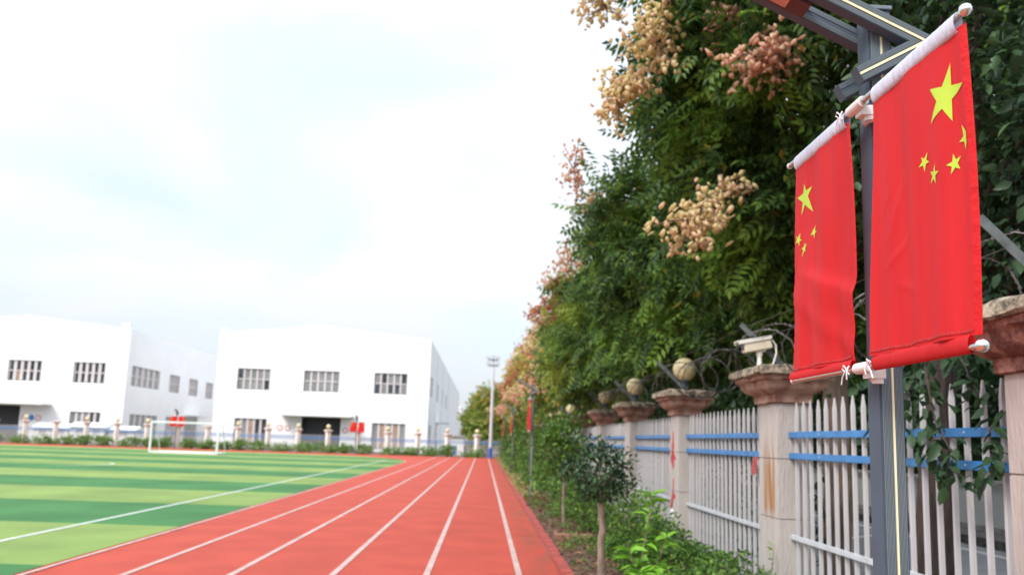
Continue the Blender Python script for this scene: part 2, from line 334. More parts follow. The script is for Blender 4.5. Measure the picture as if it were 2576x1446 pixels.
class MB:
    """collects shapes in world coordinates, builds ONE mesh object"""
    def __init__(s): s.v = []; s.f = []; s.mi = []
    def add(s, vs, fs, mi=0):
        b = len(s.v); s.v += [tuple(x) for x in vs]
        s.f += [tuple(b + i for i in f) for f in fs]; s.mi += [mi] * len(fs); return s
    def box(s, x0, x1, y0, y1, z0, z1, mi=0):
        v = [(x0, y0, z0), (x1, y0, z0), (x1, y1, z0), (x0, y1, z0), (x0, y0, z1), (x1, y0, z1), (x1, y1, z1), (x0, y1, z1)]
        return s.add(v, [(0, 3, 2, 1), (4, 5, 6, 7), (0, 1, 5, 4), (1, 2, 6, 5), (2, 3, 7, 6), (3, 0, 4, 7)], mi)
    def quad(s, a, b, c, d, mi=0): return s.add([a, b, c, d], [(0, 1, 2, 3)], mi)
    def prism(s, poly, axis, a0, a1, mi=0):
        """poly of 2-D points, extruded along axis ('x': (y,z), 'y': (x,z), 'z': (x,y))"""
        n = len(poly)
        def P(p, a): return (a, p[0], p[1]) if axis == 'x' else ((p[0], a, p[1]) if axis == 'y' else (p[0], p[1], a))
        v = [P(p, a0) for p in poly] + [P(p, a1) for p in poly]
        f = [tuple(range(n))[::-1], tuple(range(n, 2 * n))] + [(i, (i + 1) % n, n + (i + 1) % n, n + i) for i in range(n)]
        return s.add(v, f, mi)
    def tube(s, pts, rad, n=8, cap=True, mi=0):
        pts = [Vector(p) for p in pts]; rad = rad if isinstance(rad, (list, tuple)) else [rad] * len(pts)
        v = []; up = None
        for i, p in enumerate(pts):
            d = (pts[min(i + 1, len(pts) - 1)] - pts[max(i - 1, 0)]).normalized()
            if up is None:
                up = Vector((0, 0, 1)) if abs(d.z) < 0.9 else Vector((1, 0, 0))
            a = d.cross(up).normalized(); b = a.cross(d).normalized(); up = b
            for k in range(n):
                t = 2 * math.pi * k / n
                v.append(p + (a * math.cos(t) + b * math.sin(t)) * rad[i])
        f = [(i * n + k, i * n + (k + 1) % n, (i + 1) * n + (k + 1) % n, (i + 1) * n + k) for i in range(len(pts) - 1) for k in range(n)]
        if cap:
            f.append(tuple(range(n))); f.append(tuple((len(pts) - 1) * n + k for k in range(n))[::-1])
        return s.add(v, f, mi)
    def lathe(s, c, prof, n=16, mi=0):
        v = []; m = len(prof)
        for r, z in prof:
            for k in range(n):
                t = 2 * math.pi * k / n; v.append((c[0] + r * math.cos(t), c[1] + r * math.sin(t), c[2] + z))
        f = [(i * n + k, i * n + (k + 1) % n, (i + 1) * n + (k + 1) % n, (i + 1) * n + k) for i in range(m - 1) for k in range(n)]
        f.append(tuple(range(n))[::-1]); f.append(tuple((m - 1) * n + k for k in range(n)))
        return s.add(v, f, mi)
    def ball(s, c, r, n=16, m=10, mi=0):
        return s.lathe(c, [(max(1e-4, r * math.sin(math.pi * i / m)), -r * math.cos(math.pi * i / m)) for i in range(m + 1)], n, mi)
    def beam(s, p0, p1, w, h, up=(0, 0, 1), mi=0):
        p0, p1 = Vector(p0), Vector(p1); d = (p1 - p0).normalized(); a = d.cross(Vector(up)).normalized(); b = a.cross(d)
        v = [p + a * sx * w / 2 + b * sz * h / 2 for p in (p0, p1) for sx, sz in ((-1, -1), (1, -1), (1, 1), (-1, 1))]
        return s.add(v, [(0, 1, 2, 3), (7, 6, 5, 4), (0, 4, 5, 1), (1, 5, 6, 2), (2, 6, 7, 3), (3, 7, 4, 0)], mi)
    def build(s, name, m, parent=None, smooth=False, bevel=0.0, local=False, angle=35):
        off = Vector((0, 0, 0)) if local or parent is None else wloc(parent)
        me = bpy.data.meshes.new(name)
        me.from_pydata([(x - off.x, y - off.y, z - off.z) for x, y, z in s.v], [], s.f)
        ms = m if isinstance(m, (list, tuple)) else [m]
        for k in ms: me.materials.append(k)
        for p, i in zip(me.polygons, s.mi): p.material_index = i
        bm = bmesh.new(); bm.from_mesh(me); bmesh.ops.recalc_face_normals(bm, faces=bm.faces)
        if bevel:
            es = [e for e in bm.edges if len(e.link_faces) == 2 and e.calc_face_angle(0) > 0.6]
            bmesh.ops.bevel(bm, geom=es, offset=bevel, segments=2, affect='EDGES', clamp_overlap=True)
        bm.to_mesh(me); bm.free()
        if smooth or bevel:
            me.shade_smooth()
            try: me.set_sharp_from_angle(angle=math.radians(angle))
            except Exception: pass
        o = bpy.data.objects.new(name, me); COL.objects.link(o)
        if parent is not None: o.parent = parent
        return o

def link_mesh(name, me, parent, loc=(0, 0, 0), rot=None, scale=None):
    o = bpy.data.objects.new(name, me); COL.objects.link(o); o.parent = parent; o.location = loc
    if rot: o.rotation_euler = rot
    if scale: o.scale = scale
    return o

def copy_tree(o, parent=None):
    c = o.copy(); COL.objects.link(c)
    if parent is not None: c.parent = parent
    for ch in list(o.children): copy_tree(ch, c)
    return c

def np_mesh(name, V, F, m, parent=None, kind=None, smooth=False):
    """V (n,3), F (k,3|4) in world coordinates"""
    off = wloc(parent) if parent is not None else Vector((0, 0, 0))
    V = np.asarray(V, dtype=np.float32) - np.array(off[:], dtype=np.float32)
    F = np.asarray(F, dtype=np.int32); k = F.shape[1]
    me = bpy.data.meshes.new(name)
    me.vertices.add(len(V)); me.vertices.foreach_set('co', V.ravel())
    me.loops.add(F.size); me.loops.foreach_set('vertex_index', F.ravel())
    me.polygons.add(len(F)); me.polygons.foreach_set('loop_start', np.arange(0, F.size, k, dtype=np.int32))
    if smooth: me.polygons.foreach_set('use_smooth', np.ones(len(F), dtype=bool))
    me.materials.append(m); me.update(calc_edges=True)
    o = bpy.data.objects.new(name, me); COL.objects.link(o)
    if parent is not None: o.parent = parent
    if kind: o['kind'] = kind
    return o

# leaf templates: x runs along the leaf, z is its upper side
def tmpl_single(w=0.42, fold=0.10, curl=-0.10):
    V = [(0, 0, 0), (0.35, w / 2, fold), (0.35, 0, 0), (0.35, -w / 2, fold), (0.75, w * 0.33, fold * 0.7 + curl * 0.4), (0.75, 0, curl * 0.4), (0.75, -w * 0.33, fold * 0.7 + curl * 0.4), (1, 0, curl)]
    F = [(0, 2, 1), (0, 3, 2), (1, 2, 5), (1, 5, 4), (2, 3, 6), (2, 6, 5), (4, 5, 7), (5, 6, 7)]
    return np.array(V, float), np.array(F)
def tmpl_rhomb(w=0.5, fold=0.12):
    return np.array([(0, 0, 0), (0.45, w / 2, fold), (1, 0, -0.08), (0.45, -w / 2, fold)], float), np.array([(0, 2, 1), (0, 3, 2)])
def tmpl_pinnate(pairs=5, ll=0.30, lw=0.36, droop=-0.22):
    bv, bf = tmpl_rhomb(lw, 0.10)
    V = []; F = []
    def put(base, yaw, pitch, L_):
        c, s_ = math.cos(yaw), math.sin(yaw); cp, sp_ = math.cos(pitch), math.sin(pitch)
        Rm = np.array([[c * cp, -s_, -c * sp_], [s_ * cp, c, -s_ * sp_], [sp_, 0, cp]])
        b = len(V); V.extend((np.array(base) + (bv * L_) @ Rm.T).tolist()); F.extend((bf + b).tolist())
    for i in range(pairs):
        t = 0.18 + 0.74 * i / (pairs - 1)
        z = droop * t * t
        for sgn in (1, -1):
            put((t, 0, z), sgn * 1.05, -0.35, ll * (1.0 - 0.25 * abs(t - 0.5)))
    put((0.95, 0, droop * 0.9), 0, -0.4, ll)
    return np.array(V), np.array(F)
T_OVAL = tmpl_single(0.54)
T_LONG = tmpl_single(0.36, 0.08, -0.18)
T_RHOMB = tmpl_rhomb()
T_PIN = tmpl_pinnate(5, 0.32, 0.44)
T_PIN_FAR = tmpl_pinnate(3, 0.42, 0.5)

def scatter(tmpl, P, D, size, upbias=0.8):
    """place the template at points P along directions D"""
    V, F = tmpl; n = len(P)
    D = D / np.maximum(1e-6, np.linalg.norm(D, axis=1))[:, None]
    up = np.tile(np.array([0, 0, 1.0]), (n, 1)) * upbias + rng.normal(size=(n, 3)) * 0.45
    Y = np.cross(up, D); Y /= np.maximum(1e-6, np.linalg.norm(Y, axis=1))[:, None]
    Z = np.cross(D, Y)
    A = np.stack([D, Y, Z], axis=2)                       # columns
    W = np.einsum('nij,vj->nvi', A, V) * np.asarray(size).reshape(-1, 1, 1) + P[:, None, :]
    FF = (F[None] + (np.arange(n) * len(V))[:, None, None]).reshape(-1, F.shape[1])
    return W.reshape(-1, 3), FF

def crown_points(c, r, sprays, per, spread, seed, inner=0.45, droop=-0.35, keep=None, lump=0.52):
    g = np.random.default_rng(seed)
    c = np.array(c); r = np.array(r)
    d = g.normal(size=(sprays, 3)); d /= np.linalg.norm(d, axis=1)[:, None]
    lobes = g.normal(size=(9, 3)); lobes /= np.linalg.norm(lobes, axis=1)[:, None]
    lb = np.max(np.clip(d @ lobes.T, 0, 1) ** 6, axis=1)
    rad = (inner + (1 - inner) * g.random(sprays) ** 0.45) * np.minimum(1.02, 1 - lump * 0.55 + lump * lb)
    sc = c + d * rad[:, None] * r
    P = np.repeat(sc, per, axis=0) + np.clip(g.normal(size=(sprays * per, 3)), -1.7, 1.7) * spread * np.array([1, 1, 0.62])
    out_ = np.repeat(d, per, axis=0)
    D = out_ * 0.55 + g.normal(size=P.shape) * 0.6 + np.array([0, 0, droop])
    if keep is not None:
        k = keep(P); P = P[k]; D = D[k]
    return P, D, sc, g

# ------------------------------------------------------------------ THE SETTING
mb = MB(); mb.quad((-500, -60, -0.03), (500, -60, -0.03), (500, 900, -0.03), (-500, 900, -0.03))
tag(mb.build('ground', M['earth']), kind='structure')
mb = MB(); mb.quad((-70, -12, 0.0), (1.0, -12, 0.0), (1.0, 72.9, 0.0), (-70, 72.9, 0.0))
track = tag(mb.build('running_track', M['track']), kind='structure')

# the infield with its rounded far corner
def corner(off=0.0):
    pts = []
    for k in range(15):
        a = math.pi / 2 * k / 14
        ex = abs(math.cos(a)) ** (2 / 2.3); ey = abs(math.sin(a)) ** (2 / 2.3)
        pts.append((-14.0 + (9.0 + off) * ex, 52.0 + (14.4 + off) * ey))
    return pts
outl = [(-66, -10), (-5.0, -10)] + corner() + [(-66, 66.4)]
mb = MB(); mb.add([(x, y, 0.004) for x, y in outl], [tuple(range(len(outl)))])
pitch = tag(mb.build('football_pitch', M['turf']), kind='structure')

def strip(pts, w, z):
    mb = MB(); n = len(pts)
    for i in range(n):
        p = Vector((*pts[i], 0)); d = Vector((*pts[min(i + 1, n - 1)], 0)) - Vector((*pts[max(i - 1, 0)], 0)); d.normalize()
        s_ = Vector((-d.y, d.x, 0)) * w / 2
        mb.v += [(p.x + s_.x, p.y + s_.y, z), (p.x - s_.x, p.y - s_.y, z)]
    mb.f = [(2 * i, 2 * i + 1, 2 * i + 3, 2 * i + 2) for i in range(n - 1)]; mb.mi = [0] * (n - 1)
    return mb
for x in (0.487, -0.612, -1.68, -2.785, -3.90):
    strip([(x, -11), (x, 30), (x, 72.0)], 0.075, 0.006).build('lane_line', M['trackline'], track)
strip([(-4.90, -11), (-4.90, 30), (-4.90, 52)] + [(p[0], p[1]) for p in corner(0.1)] + [(-40, 66.5)], 0.06, 0.009).build('lane_line', M['trackline'], track)
strip([(-6.62, -9), (-6.55, 30), (-6.50, 57.0)], 0.095, 0.009).build('touch_line', M['pitchline'], pitch)
strip([(-6.50, 57.0), (-30, 57.2), (-50, 57.4)], 0.06, 0.010).build('goal_line', M['pitchline'], pitch)
strip([(-19.5 + 3.4 * math.cos(a), 36.5 + 3.4 * math.sin(a)) for a in np.linspace(-0.75, 0.8, 10)], 0.12, 0.010).build('centre_arc', M['pitchline'], pitch)

# planting bed, its kerb of single stones, path behind the fence, street and its low wall
mb = MB(); nx_, ny_ = 10, 120
for j in range(ny_ + 1):
    for i in range(nx_ + 1):
        x = 1.13 + 2.35 * i / nx_; y = 2 + 71 * j / ny_
        mb.v.append((x, y, 0.03 + (0.05 * rng.random() if 0 < i else 0)))
mb.f = [(j * (nx_ + 1) + i, j * (nx_ + 1) + i + 1, (j + 1) * (nx_ + 1) + i + 1, (j + 1) * (nx_ + 1) + i) for j in range(ny_) for i in range(nx_)]
mb.mi = [0] * len(mb.f)
bed = tag(mb.build('planting_bed', M['soil'], smooth=True, angle=80), kind='structure')
kerb = tag(MB().box(1.0, 1.125, 1.0, 73.0, -0.02, 0.02).build('kerb', M['joint']), kind='structure')
kst = None
y = 2.0
while y < 72.6:
    if kst is None:
        kst = MB().box(-0.064, 0.064, 0.006, 0.994, 0.0, 0.085).build('kerbstone', M['kerb'], kerb, bevel=0.012, local=True)
        kst.location = (1.0625, y, 0)
    else:
        o = kst.copy(); COL.objects.link(o); o.location = (1.0625 + random.uniform(-0.006, 0.006), y, random.uniform(-0.006, 0.004)); o.rotation_euler = (0, 0, random.uniform(-0.004, 0.004))
    y += 1.0
mb = MB(); mb.quad((3.48, -5, 0.0), (8.9, -5, 0.0), (8.9, 110, 0.0), (3.48, 110, 0.0))
street = tag(mb.build('street', M['asphalt']), kind='structure')
MB().box(8.30, 8.42, -5, 90, 0.0, 0.006).build('street_line', M['roadline'], street)
for yy in (8.6, 14.0, 19.5):
    mb = MB(); mb.add([(5.2, yy, 0.005), (8.1, yy + 2.6, 0.005), (8.1, yy + 2.75, 0.005), (5.2, yy + 0.15, 0.005)], [(0, 1, 2, 3)])
    mb.build('bay_line', M['roadline'], street)
pv = tag(MB().box(8.9, 9.75, -5, 110, 0.0, 0.16).build('street_pavement', M['darkstone'], bevel=0.01), kind='structure')
w = thing('tiled_wall', (9.8, 40, 0), 'low pale tiled wall on the far side of the street, seen through the pickets', 'wall')
MB().box(9.78, 10.0, -5, 90, 0.16, 1.05).build('tile_face', M['tile'], w)
MB().box(9.72, 10.06, -5, 90, 1.05, 1.12).build('coping', M['concrete'], w)
MB().box(9.745, 10.03, -5, 90, 0.10, 0.26).build('plinth', M['concrete'], w)

# ------------------------------------------------------------------ far halls
def wall_grid(x0, x1, eave, apex, openings, y, depth, axis='x', flip=1):
    """front wall with real openings; axis 'x': plane y=const, 'y': plane x=const"""
    xs = sorted(set([x0, x1] + [o[0] for o in openings] + [o[1] for o in openings]))
    zs = sorted(set([0.0, eave] + [o[2] for o in openings] + [o[3] for o in openings]))
    mb = MB()
    def P(a, z, d=0): return (a, y + d * flip, z) if axis == 'x' else (y + d * flip, a, z)
    for i in range(len(xs) - 1):
        for j in range(len(zs) - 1):
            cx, cz = (xs[i] + xs[i + 1]) / 2, (zs[j] + zs[j + 1]) / 2
            if any(o[0] < cx < o[1] and o[2] < cz < o[3] for o in openings): continue
            mb.quad(P(xs[i], zs[j]), P(xs[i + 1], zs[j]), P(xs[i + 1], zs[j + 1]), P(xs[i], zs[j + 1]))
    if apex: mb.add([P(x0, eave), P(x1, eave), P(apex[0], apex[1])], [(0, 1, 2)])
    for a0, a1, z0, z1 in openings:
        mb.quad(P(a0, z0), P(a1, z0), P(a1, z0, depth), P(a0, z0, depth)); mb.quad(P(a0, z1), P(a1, z1), P(a1, z1, depth), P(a0, z1, depth))
        mb.quad(P(a0, z0), P(a0, z1), P(a0, z1, depth), P(a0, z0, depth)); mb.quad(P(a1, z0), P(a1, z1), P(a1, z1, depth), P(a1, z0, depth))
    return mb

def window(parent, a0, a1, z0, z1, y, panes, rows, axis='x', flip=1, pm=None, ratio=0.62):
    """window > mullion frame (own mesh) with glass panes as sub-parts, set back in its opening"""
    def bx(mb, u0, u1, z0_, z1_, d0, d1):
        lo, hi = sorted((y + d0 * flip, y + d1 * flip))
        return mb.box(u0, u1, lo, hi, z0_, z1_) if axis == 'x' else mb.box(lo, hi, u0, u1, z0_, z1_)
    pitch_ = (a1 - a0) / panes; pw = pitch_ * ratio; zp = (z1 - z0) / rows; bar = 0.10
    mb = MB(); e = 0.06
    bx(mb, a0 + e, a1 - e, z0 + e, z1 - e, 0.20, 0.30)                       # backing sheet behind the mullions
    for k in range(panes + 1):
        c = a0 + k * pitch_; hw = (pitch_ - pw) / 2
        l_, r_ = max(a0 + e, c - hw), min(a1 - e, c + hw)
        if r_ > l_: bx(mb, l_, r_, z0 + e, z1 - e, 0.10, 0.20)
    f = mb.build('window', M['frame'], parent)
    mb = MB()
    bx(mb, a0, a1, z0, z0 + e, 0.08, 0.26); bx(mb, a0, a1, z1 - e, z1, 0.08, 0.26); bx(mb, a0, a0 + e, z0 + e, z1 - e, 0.08, 0.26); bx(mb, a1 - e, a1, z0 + e, z1 - e, 0.08, 0.26)
    mb.build('frame', M['frame_dark'], f)
    mb = MB()
    for r in range(1, rows): bx(mb, a0 + e, a1 - e, z0 + r * zp - bar / 2, z0 + r * zp + bar / 2, 0.085, 0.20)
    if rows > 1: mb.build('transom', M['frame'], f)
    for k in range(panes):
        for r in range(rows):
            mb = MB(); c = a0 + (k + 0.5) * pitch_
            bx(mb, c - pw / 2 + 0.004, c + pw / 2 - 0.004, z0 + r * zp + (bar / 2 if r else e) + 0.004, z0 + (r + 1) * zp - (bar / 2 if r < rows - 1 else e) - 0.004, 0.165, 0.195)
            m_ = pm(k, r) if pm else M['pane']
            mb.build('pane', m_, f)
    return f

def round_sign(x, z, y, m, label):
    t = thing('round_sign', (x, y, z), label, 'sign', 'round signs beside the hall doors')
    n = 18
    MB().prism([(x + 0.30 * math.cos(2 * math.pi * k / n), z + 0.30 * math.sin(2 * math.pi * k / n)) for k in range(n)], 'y', y - 0.03, y - 0.002).build('disc', m, t)
    MB().prism([(x + 0.225 * math.cos(2 * math.pi * k / n), z + 0.225 * math.sin(2 * math.pi * k / n)) for k in range(n)], 'y', y - 0.036, y - 0.031).build('sign_face', M['signwhite'] if m is not M['signblue'] else M['signblue'], t)

YH = 86.0
def hall(name, x0, x1, y1, apex, front, side, side_x, flip, label, door, win_front, win_side, can):
    t = thing(name, ((x0 + x1) / 2, YH, 0), label, 'factory hall', 'white factory halls beyond the field')
    ev = 11.65
    wall_grid(x0, x1, ev, apex, front, YH, 0.3).build('front_wall', M['hall'], t)
    mb = wall_grid(YH, y1, ev, None, side, side_x, 0.3, 'y', flip)
    mb.build('side_wall', M['hall'], t)
    other = x0 if side_x == x1 else x1
    MB().quad((other, YH, 0), (other, y1, 0), (other, y1, ev), (other, YH, ev)).quad((x0, y1, 0), (x1, y1, 0), (x1, y1, ev), (x0, y1, ev)).build('rear_wall', M['hall'], t)
    mb = MB(); oh = 0.0
    for xa, xb in ((x0 - oh, apex[0]), (x1 + oh, apex[0])):
        mb.add([(xa, YH + 0.01, ev), (xb, YH + 0.01, apex[1]), (xb, y1, apex[1]), (xa, y1, ev), (xa, YH + 0.01, ev + 0.05), (xb, YH + 0.01, apex[1] + 0.05), (xb, y1, apex[1] + 0.05), (xa, y1, ev + 0.05)],
               [(0, 1, 2, 3), (4, 5, 6, 7), (0, 1, 5, 4), (2, 3, 7, 6), (0, 3, 7, 4)])
    mb.build('roof', M['hallroof'], t)
    for wdef in win_front: window(t, *wdef[:4], YH, wdef[4], wdef[5], pm=wdef[6], ratio=wdef[7])
    for wdef in win_side: window(t, *wdef[:4], side_x, wdef[4], wdef[5], 'y', flip, pm=wdef[6], ratio=wdef[7])
    if door:
        d = MB().box(door[0] + 0.02, door[1] - 0.02, YH + 0.9, YH + 1.0, 0.02, door[3] - 0.02).build('doorway_dark_sheet', M['doorway_dark'], t)  # dark sheet set back in the open doorway as painted interior shade
        MB().box(can[0], can[1], YH - 1.7, YH - 0.005, can[2] - 0.20, can[2]).build('canopy', M['canopy'], t)
    return t

def pm_mix(seed, ms):
    r = random.Random(seed); tab = {}
    def f(k, rr):
        if (k, rr) not in tab: tab[(k, rr)] = r.choice(ms)
        return tab[(k, rr)]
    return f
dk, gy, wm = M['pane'], M['pane_grey'], M['pane_warm']
W1, W2, W3 = (-25.55, -22.2, 5.9, 8.05), (-18.75, -15.1, 5.9, 8.05), (-11.5, -8.1, 5.9, 8.05)
L1, L3 = (-25.5, -22.2, 0.3, 2.95), (-11.5, -8.05, 0.3, 2.9)
DR = (-18.7, -14.7, 0.0, 3.3)
s2 = [(88.5 + 11.5 * k, 91.5 + 11.5 * k, 5.9, 8.0) for k in range(4)] + [(88.5, 91.5, 0.4, 2.9)]
hall2 = hall('factory_hall', -27.7, -5.8, 188, (-17.0, 12.75), [W1, W2, W3, L1, L3, DR], s2, -5.8, -1,
     'white factory hall whose gable front and dark open door face the track', DR,
     [W1 + (5, 2, pm_mix(1, [gy, gy, dk]), 0.74), W2 + (5, 2, pm_mix(2, [gy]), 0.74), W3 + (5, 2, pm_mix(3, [dk, dk, gy]), 0.74), L1 + (5, 1, pm_mix(4, [wm, gy, gy, dk]), 0.7), L3 + (5, 1, pm_mix(5, [gy, wm, gy]), 0.7)],
     [s_ + (4, 2, pm_mix(6, [gy]), 0.5) for s_ in s2], (-20.7, -13.4, 3.55))
B1a, B1b, B1l = (-48.8, -45.4, 6.0, 8.1), (-42.2, -38.95, 6.0, 8.1), (-42.1, -39.0, 0.4, 3.05)
D1 = (-51.3, -47.1, 0.0, 3.5)
s1 = [(87.2, 94.7, 5.95, 8.0), (97.7, 100.9, 5.9, 7.9), (104.2, 107.3, 5.85, 7.9), (110.4, 113.2, 5.8, 7.85), (87.7, 95.0, 0.4, 3.0), (97.6, 100.9, 0.4, 3.0)]
hall1 = hall('factory_hall', -58.0, -36.8, 150, (-47.3, 12.7), [B1a, B1b, B1l, D1], s1, -36.8, -1,
     'left white factory hall seen from its corner, with grey windows along its side', D1,
     [B1a + (5, 2, pm_mix(7, [dk, dk, dk, wm]), 0.58), B1b + (5, 2, pm_mix(8, [dk]), 0.55), B1l + (5, 1, pm_mix(9, [dk, gy]), 0.6)],
     [s_ + (5, 2, pm_mix(10, [gy]), 0.6) for s_ in s1], (-52.0, -44.0, 3.8))
MB().box(-36.8, -35.2, 103.2, 108.5, 3.2, 3.4).build('side_canopy', M['canopy'], hall1)
MB().box(-36.8, -36.74, 103.8, 107.8, 0.05, 3.1).build('side_door', M['pane_grey'], hall1)
MB().box(-37.75, -36.95, YH + 0.02, YH + 0.8, 11.6, 12.3).build('roof_vent', M['hall'], hall1)
MB().box(-27.6, -26.95, YH + 0.02, YH + 0.7, 11.6, 12.25).build('roof_vent', M['hall'], hall2)
mb = MB()
for yy in (98, 112, 130): mb.tube([(-5.72, yy, 0.1), (-5.72, yy, 11.4)], 0.07, 6)
mb.build('downpipe', M['hallroof'], hall2)
MB().box(-5.8, -4.2, 100, 104.0, 3.3, 3.45).build('side_canopy', M['canopy'], hall2)
MB().box(-5.8, -5.74, 100.4, 103.4, 0.05, 3.1).build('side_door', M['pane_grey'], hall2)
round_sign(-20.85, 2.1, YH, M['signred'], 'left red ringed sign left of the central hall doorway')
round_sign(-20.05, 2.1, YH, M['signred'], 'red ringed sign next to the central hall doorway, left side')
round_sign(-14.2, 2.06, YH, M['signred'], 'lone red ringed sign right of the central hall doorway')
round_sign(-46.6, 2.3, YH, M['signred'], 'red ringed sign nearest the left hall door')
round_sign(-45.9, 2.3, YH, M['signblue'], 'blue round sign beside the left hall door')
round_sign(-45.2, 2.3, YH, M['signred'], 'red ringed sign right of the blue round sign')

# huts between fence and left hall
def hut(x0, x1, y0, y1, h, label, nwin):
    t = thing('hut', ((x0 + x1) / 2, y0, 0), label, 'hut', 'small white huts behind the far fence')
    ops = [(x0 + (k + 0.35) * (x1 - x0) / nwin, x0 + (k + 0.75) * (x1 - x0) / nwin, 0.75, 1.3) for k in range(nwin)]
    mb = wall_grid(x0, x1, h, None, ops, y0, 0.15)
    mb.quad((x0, y0, 0), (x0, y1, 0), (x0, y1, h), (x0, y0, h)).quad((x1, y0, 0), (x1, y1, 0), (x1, y1, h), (x1, y0, h))
    mb.build('wall', M['kiosk'], t)
    for o in ops: MB().box(o[0], o[1], y0 + 0.11, y0 + 0.14, o[2], o[3]).build('window', M['frame'], t)
    ym = (y0 + y1) / 2
    MB().prism([(y0 - 0.25, h), (y1 + 0.25, h), (ym, h + 0.45)], 'x', x0 - 0.2, x1 + 0.2).build('roof', M['kioskroof'], t)
hut(-41.6, -38.4, 78.5, 81, 1.35, 'leftmost low white hut under a pale blue roof', 2)
hut(-38.1, -35.0, 78.2, 80.8, 1.55, 'middle white hut, tallest of the three with pale blue roofs', 2)
hut(-34.7, -32.4, 78.5, 80.6, 1.30, 'rightmost low white hut, closest to the football goal', 1)
t = thing('guard_booth', (-2.7, 80, 0), 'small white flat roofed booth between the right hall and the mast', 'booth')
MB().box(-3.4, -1.9, 80, 82.5, 0, 1.75).build('wall', M['kiosk'], t); MB().box(-3.55, -1.75, 79.8, 82.7, 1.75, 1.9).build('roof', M['concrete'], t)
MB().box(-2.9, -2.5, 79.96, 79.995, 0.1, 0.95).build('door', M['signblue'], t)
t = thing('beige_building', (-4.2, 200, 0), 'distant beige building with a red sign in the gap beside the trees', 'building')
MB().box(-5.3, -3.0, 200, 216, 0, 6.6).build('wall', M['beige'], t); MB().box(-5.5, -2.8, 199.8, 216.2, 6.6, 7.0).build('roof', M['concrete'], t)
MB().box(-5.0, -3.9, 199.9, 199.99, 3.2, 4.2).build('sign', M['signred'], t)
t = thing('grey_building', (-7.0, 193, 0), 'narrow grey building end showing past the long side of the hall', 'building')
MB().box(-8.0, -5.2, 192, 199, 0, 9.0).build('wall', M['hall'], t)
for z0 in (2.0, 5.2): MB().box(-5.2, -4.4, 192.5, 198, z0, z0 + 1.7).build('balcony', M['greyblock'], t)

# ------------------------------------------------------------------ perimeter fence
AX, SX, SY = 3.0, 0.32, 0.58                 # pillar face towards the track, size across and along the fence
FC = AX + SX / 2
PILLAR_Y = [4.40 + 4.32 * k for k in range(16)]
ORD = ['first', 'second', 'third', 'fourth', 'fifth', 'sixth', 'seventh', 'eighth', 'ninth', 'tenth', 'eleventh', 'twelfth', 'thirteenth', 'fourteenth', 'fifteenth', 'sixteenth', 'seventeenth', 'eighteenth', 'nineteenth', 'twentieth']

def rough_loft(prof, hx, hy, seed, amp, nper=10):
    """square rings (offset, z) lofted with crumbled edges"""
    g = np.random.default_rng(seed); V = []; F = []; rings = []
    for off, z in prof:
        ring = []
        for sx, sy, ex, ey in ((-1, -1, 1, -1), (1, -1, 1, 1), (1, 1, -1, 1), (-1, 1, -1, -1)):
            for k in range(nper):
                u = k / nper
                x = (sx + (ex - sx) * u) * (hx + off); y = (sy + (ey - sy) * u) * (hy + off)
                ring.append((x + g.normal() * amp, y + g.normal() * amp, z + g.normal() * amp * 0.8))
        rings.append(ring)
    n = 4 * nper
    for r in rings: V += r
    for i in range(len(rings) - 1):
        F += [(i * n + k, i * n + (k + 1) % n, (i + 1) * n + (k + 1) % n, (i + 1) * n + k) for k in range(n)]
    F.append(tuple(range(n))[::-1]); F.append(tuple((len(rings) - 1) * n + k for k in range(n)))
    return V, F

def make_pillar(y, label, seed, m=None, bracket=True, capred_shaded=False, group='stone pillars of the fence beside the track'):
    t = thing('fence_pillar', (FC, y, 0), label, 'pillar', group)
    m = m or M['pillar']
    zs = [0.0, 0.30, 0.90, 1.50, 2.07]
    core = MB().box(-SX / 2 + 0.012, SX / 2 - 0.012, -SY / 2 + 0.012, SY / 2 - 0.012, 0, 2.07).build('mortar_core', M['joint'], t, local=True)
    for a, b in zip(zs[:-1], zs[1:]):
        MB().box(-SX / 2, SX / 2, -SY / 2, SY / 2, a + 0.002, b - 0.002).build('stone_block', m, t, local=True, bevel=0.006)
    V, F = rough_loft([(0.02, 2.07), (0.035, 2.075), (0.037, 2.155), (0.05, 2.158), (0.115, 2.195), (0.145, 2.24), (0.155, 2.29), (0.195, 2.305), (0.20, 2.345)], SX / 2, SY / 2, seed, 0.0045)
    MB().add(V, F).build('cap', M['cap_red_shaded'] if capred_shaded else M['cap'], t, local=True, smooth=True, angle=50)
    V, F = rough_loft([(0.225, 2.347), (0.245, 2.36), (0.242, 2.425), (0.20, 2.445), (0.02, 2.46)], SX / 2, SY / 2, seed + 50, 0.008)
    MB().add(V, F).build('cap_slab', M['captop'], t, local=True, smooth=True, angle=50)
    if bracket:
        mb = MB()
        p0, p1 = Vector((0.10, 0.02, 2.43)), Vector((-0.42, 0.02, 2.93)); d = (p1 - p0).normalized()
        mb.beam(p0, p1, 0.055, 0.006, up=(1, 0, 1)); mb.beam(p0 + Vector((0, -0.0275, 0)) - Vector((0.021, 0, 0.019)), p1 + Vector((0, -0.0275, 0)) - Vector((0.021, 0, 0.019)), 0.006, 0.055, up=(1, 0, 1))
        mb.build('angle_bracket', M['angle'], t, local=True)
    return t
pillars = []
plabels = {0: 'stone pillar, pinkish from painted bounce light, cut by the right edge of the picture', 1: 'rust stained stone pillar carrying the surveillance camera', 2: 'stone pillar with red brush marks on its track side', 3: 'stone pillar just beyond the one with red brush marks'}
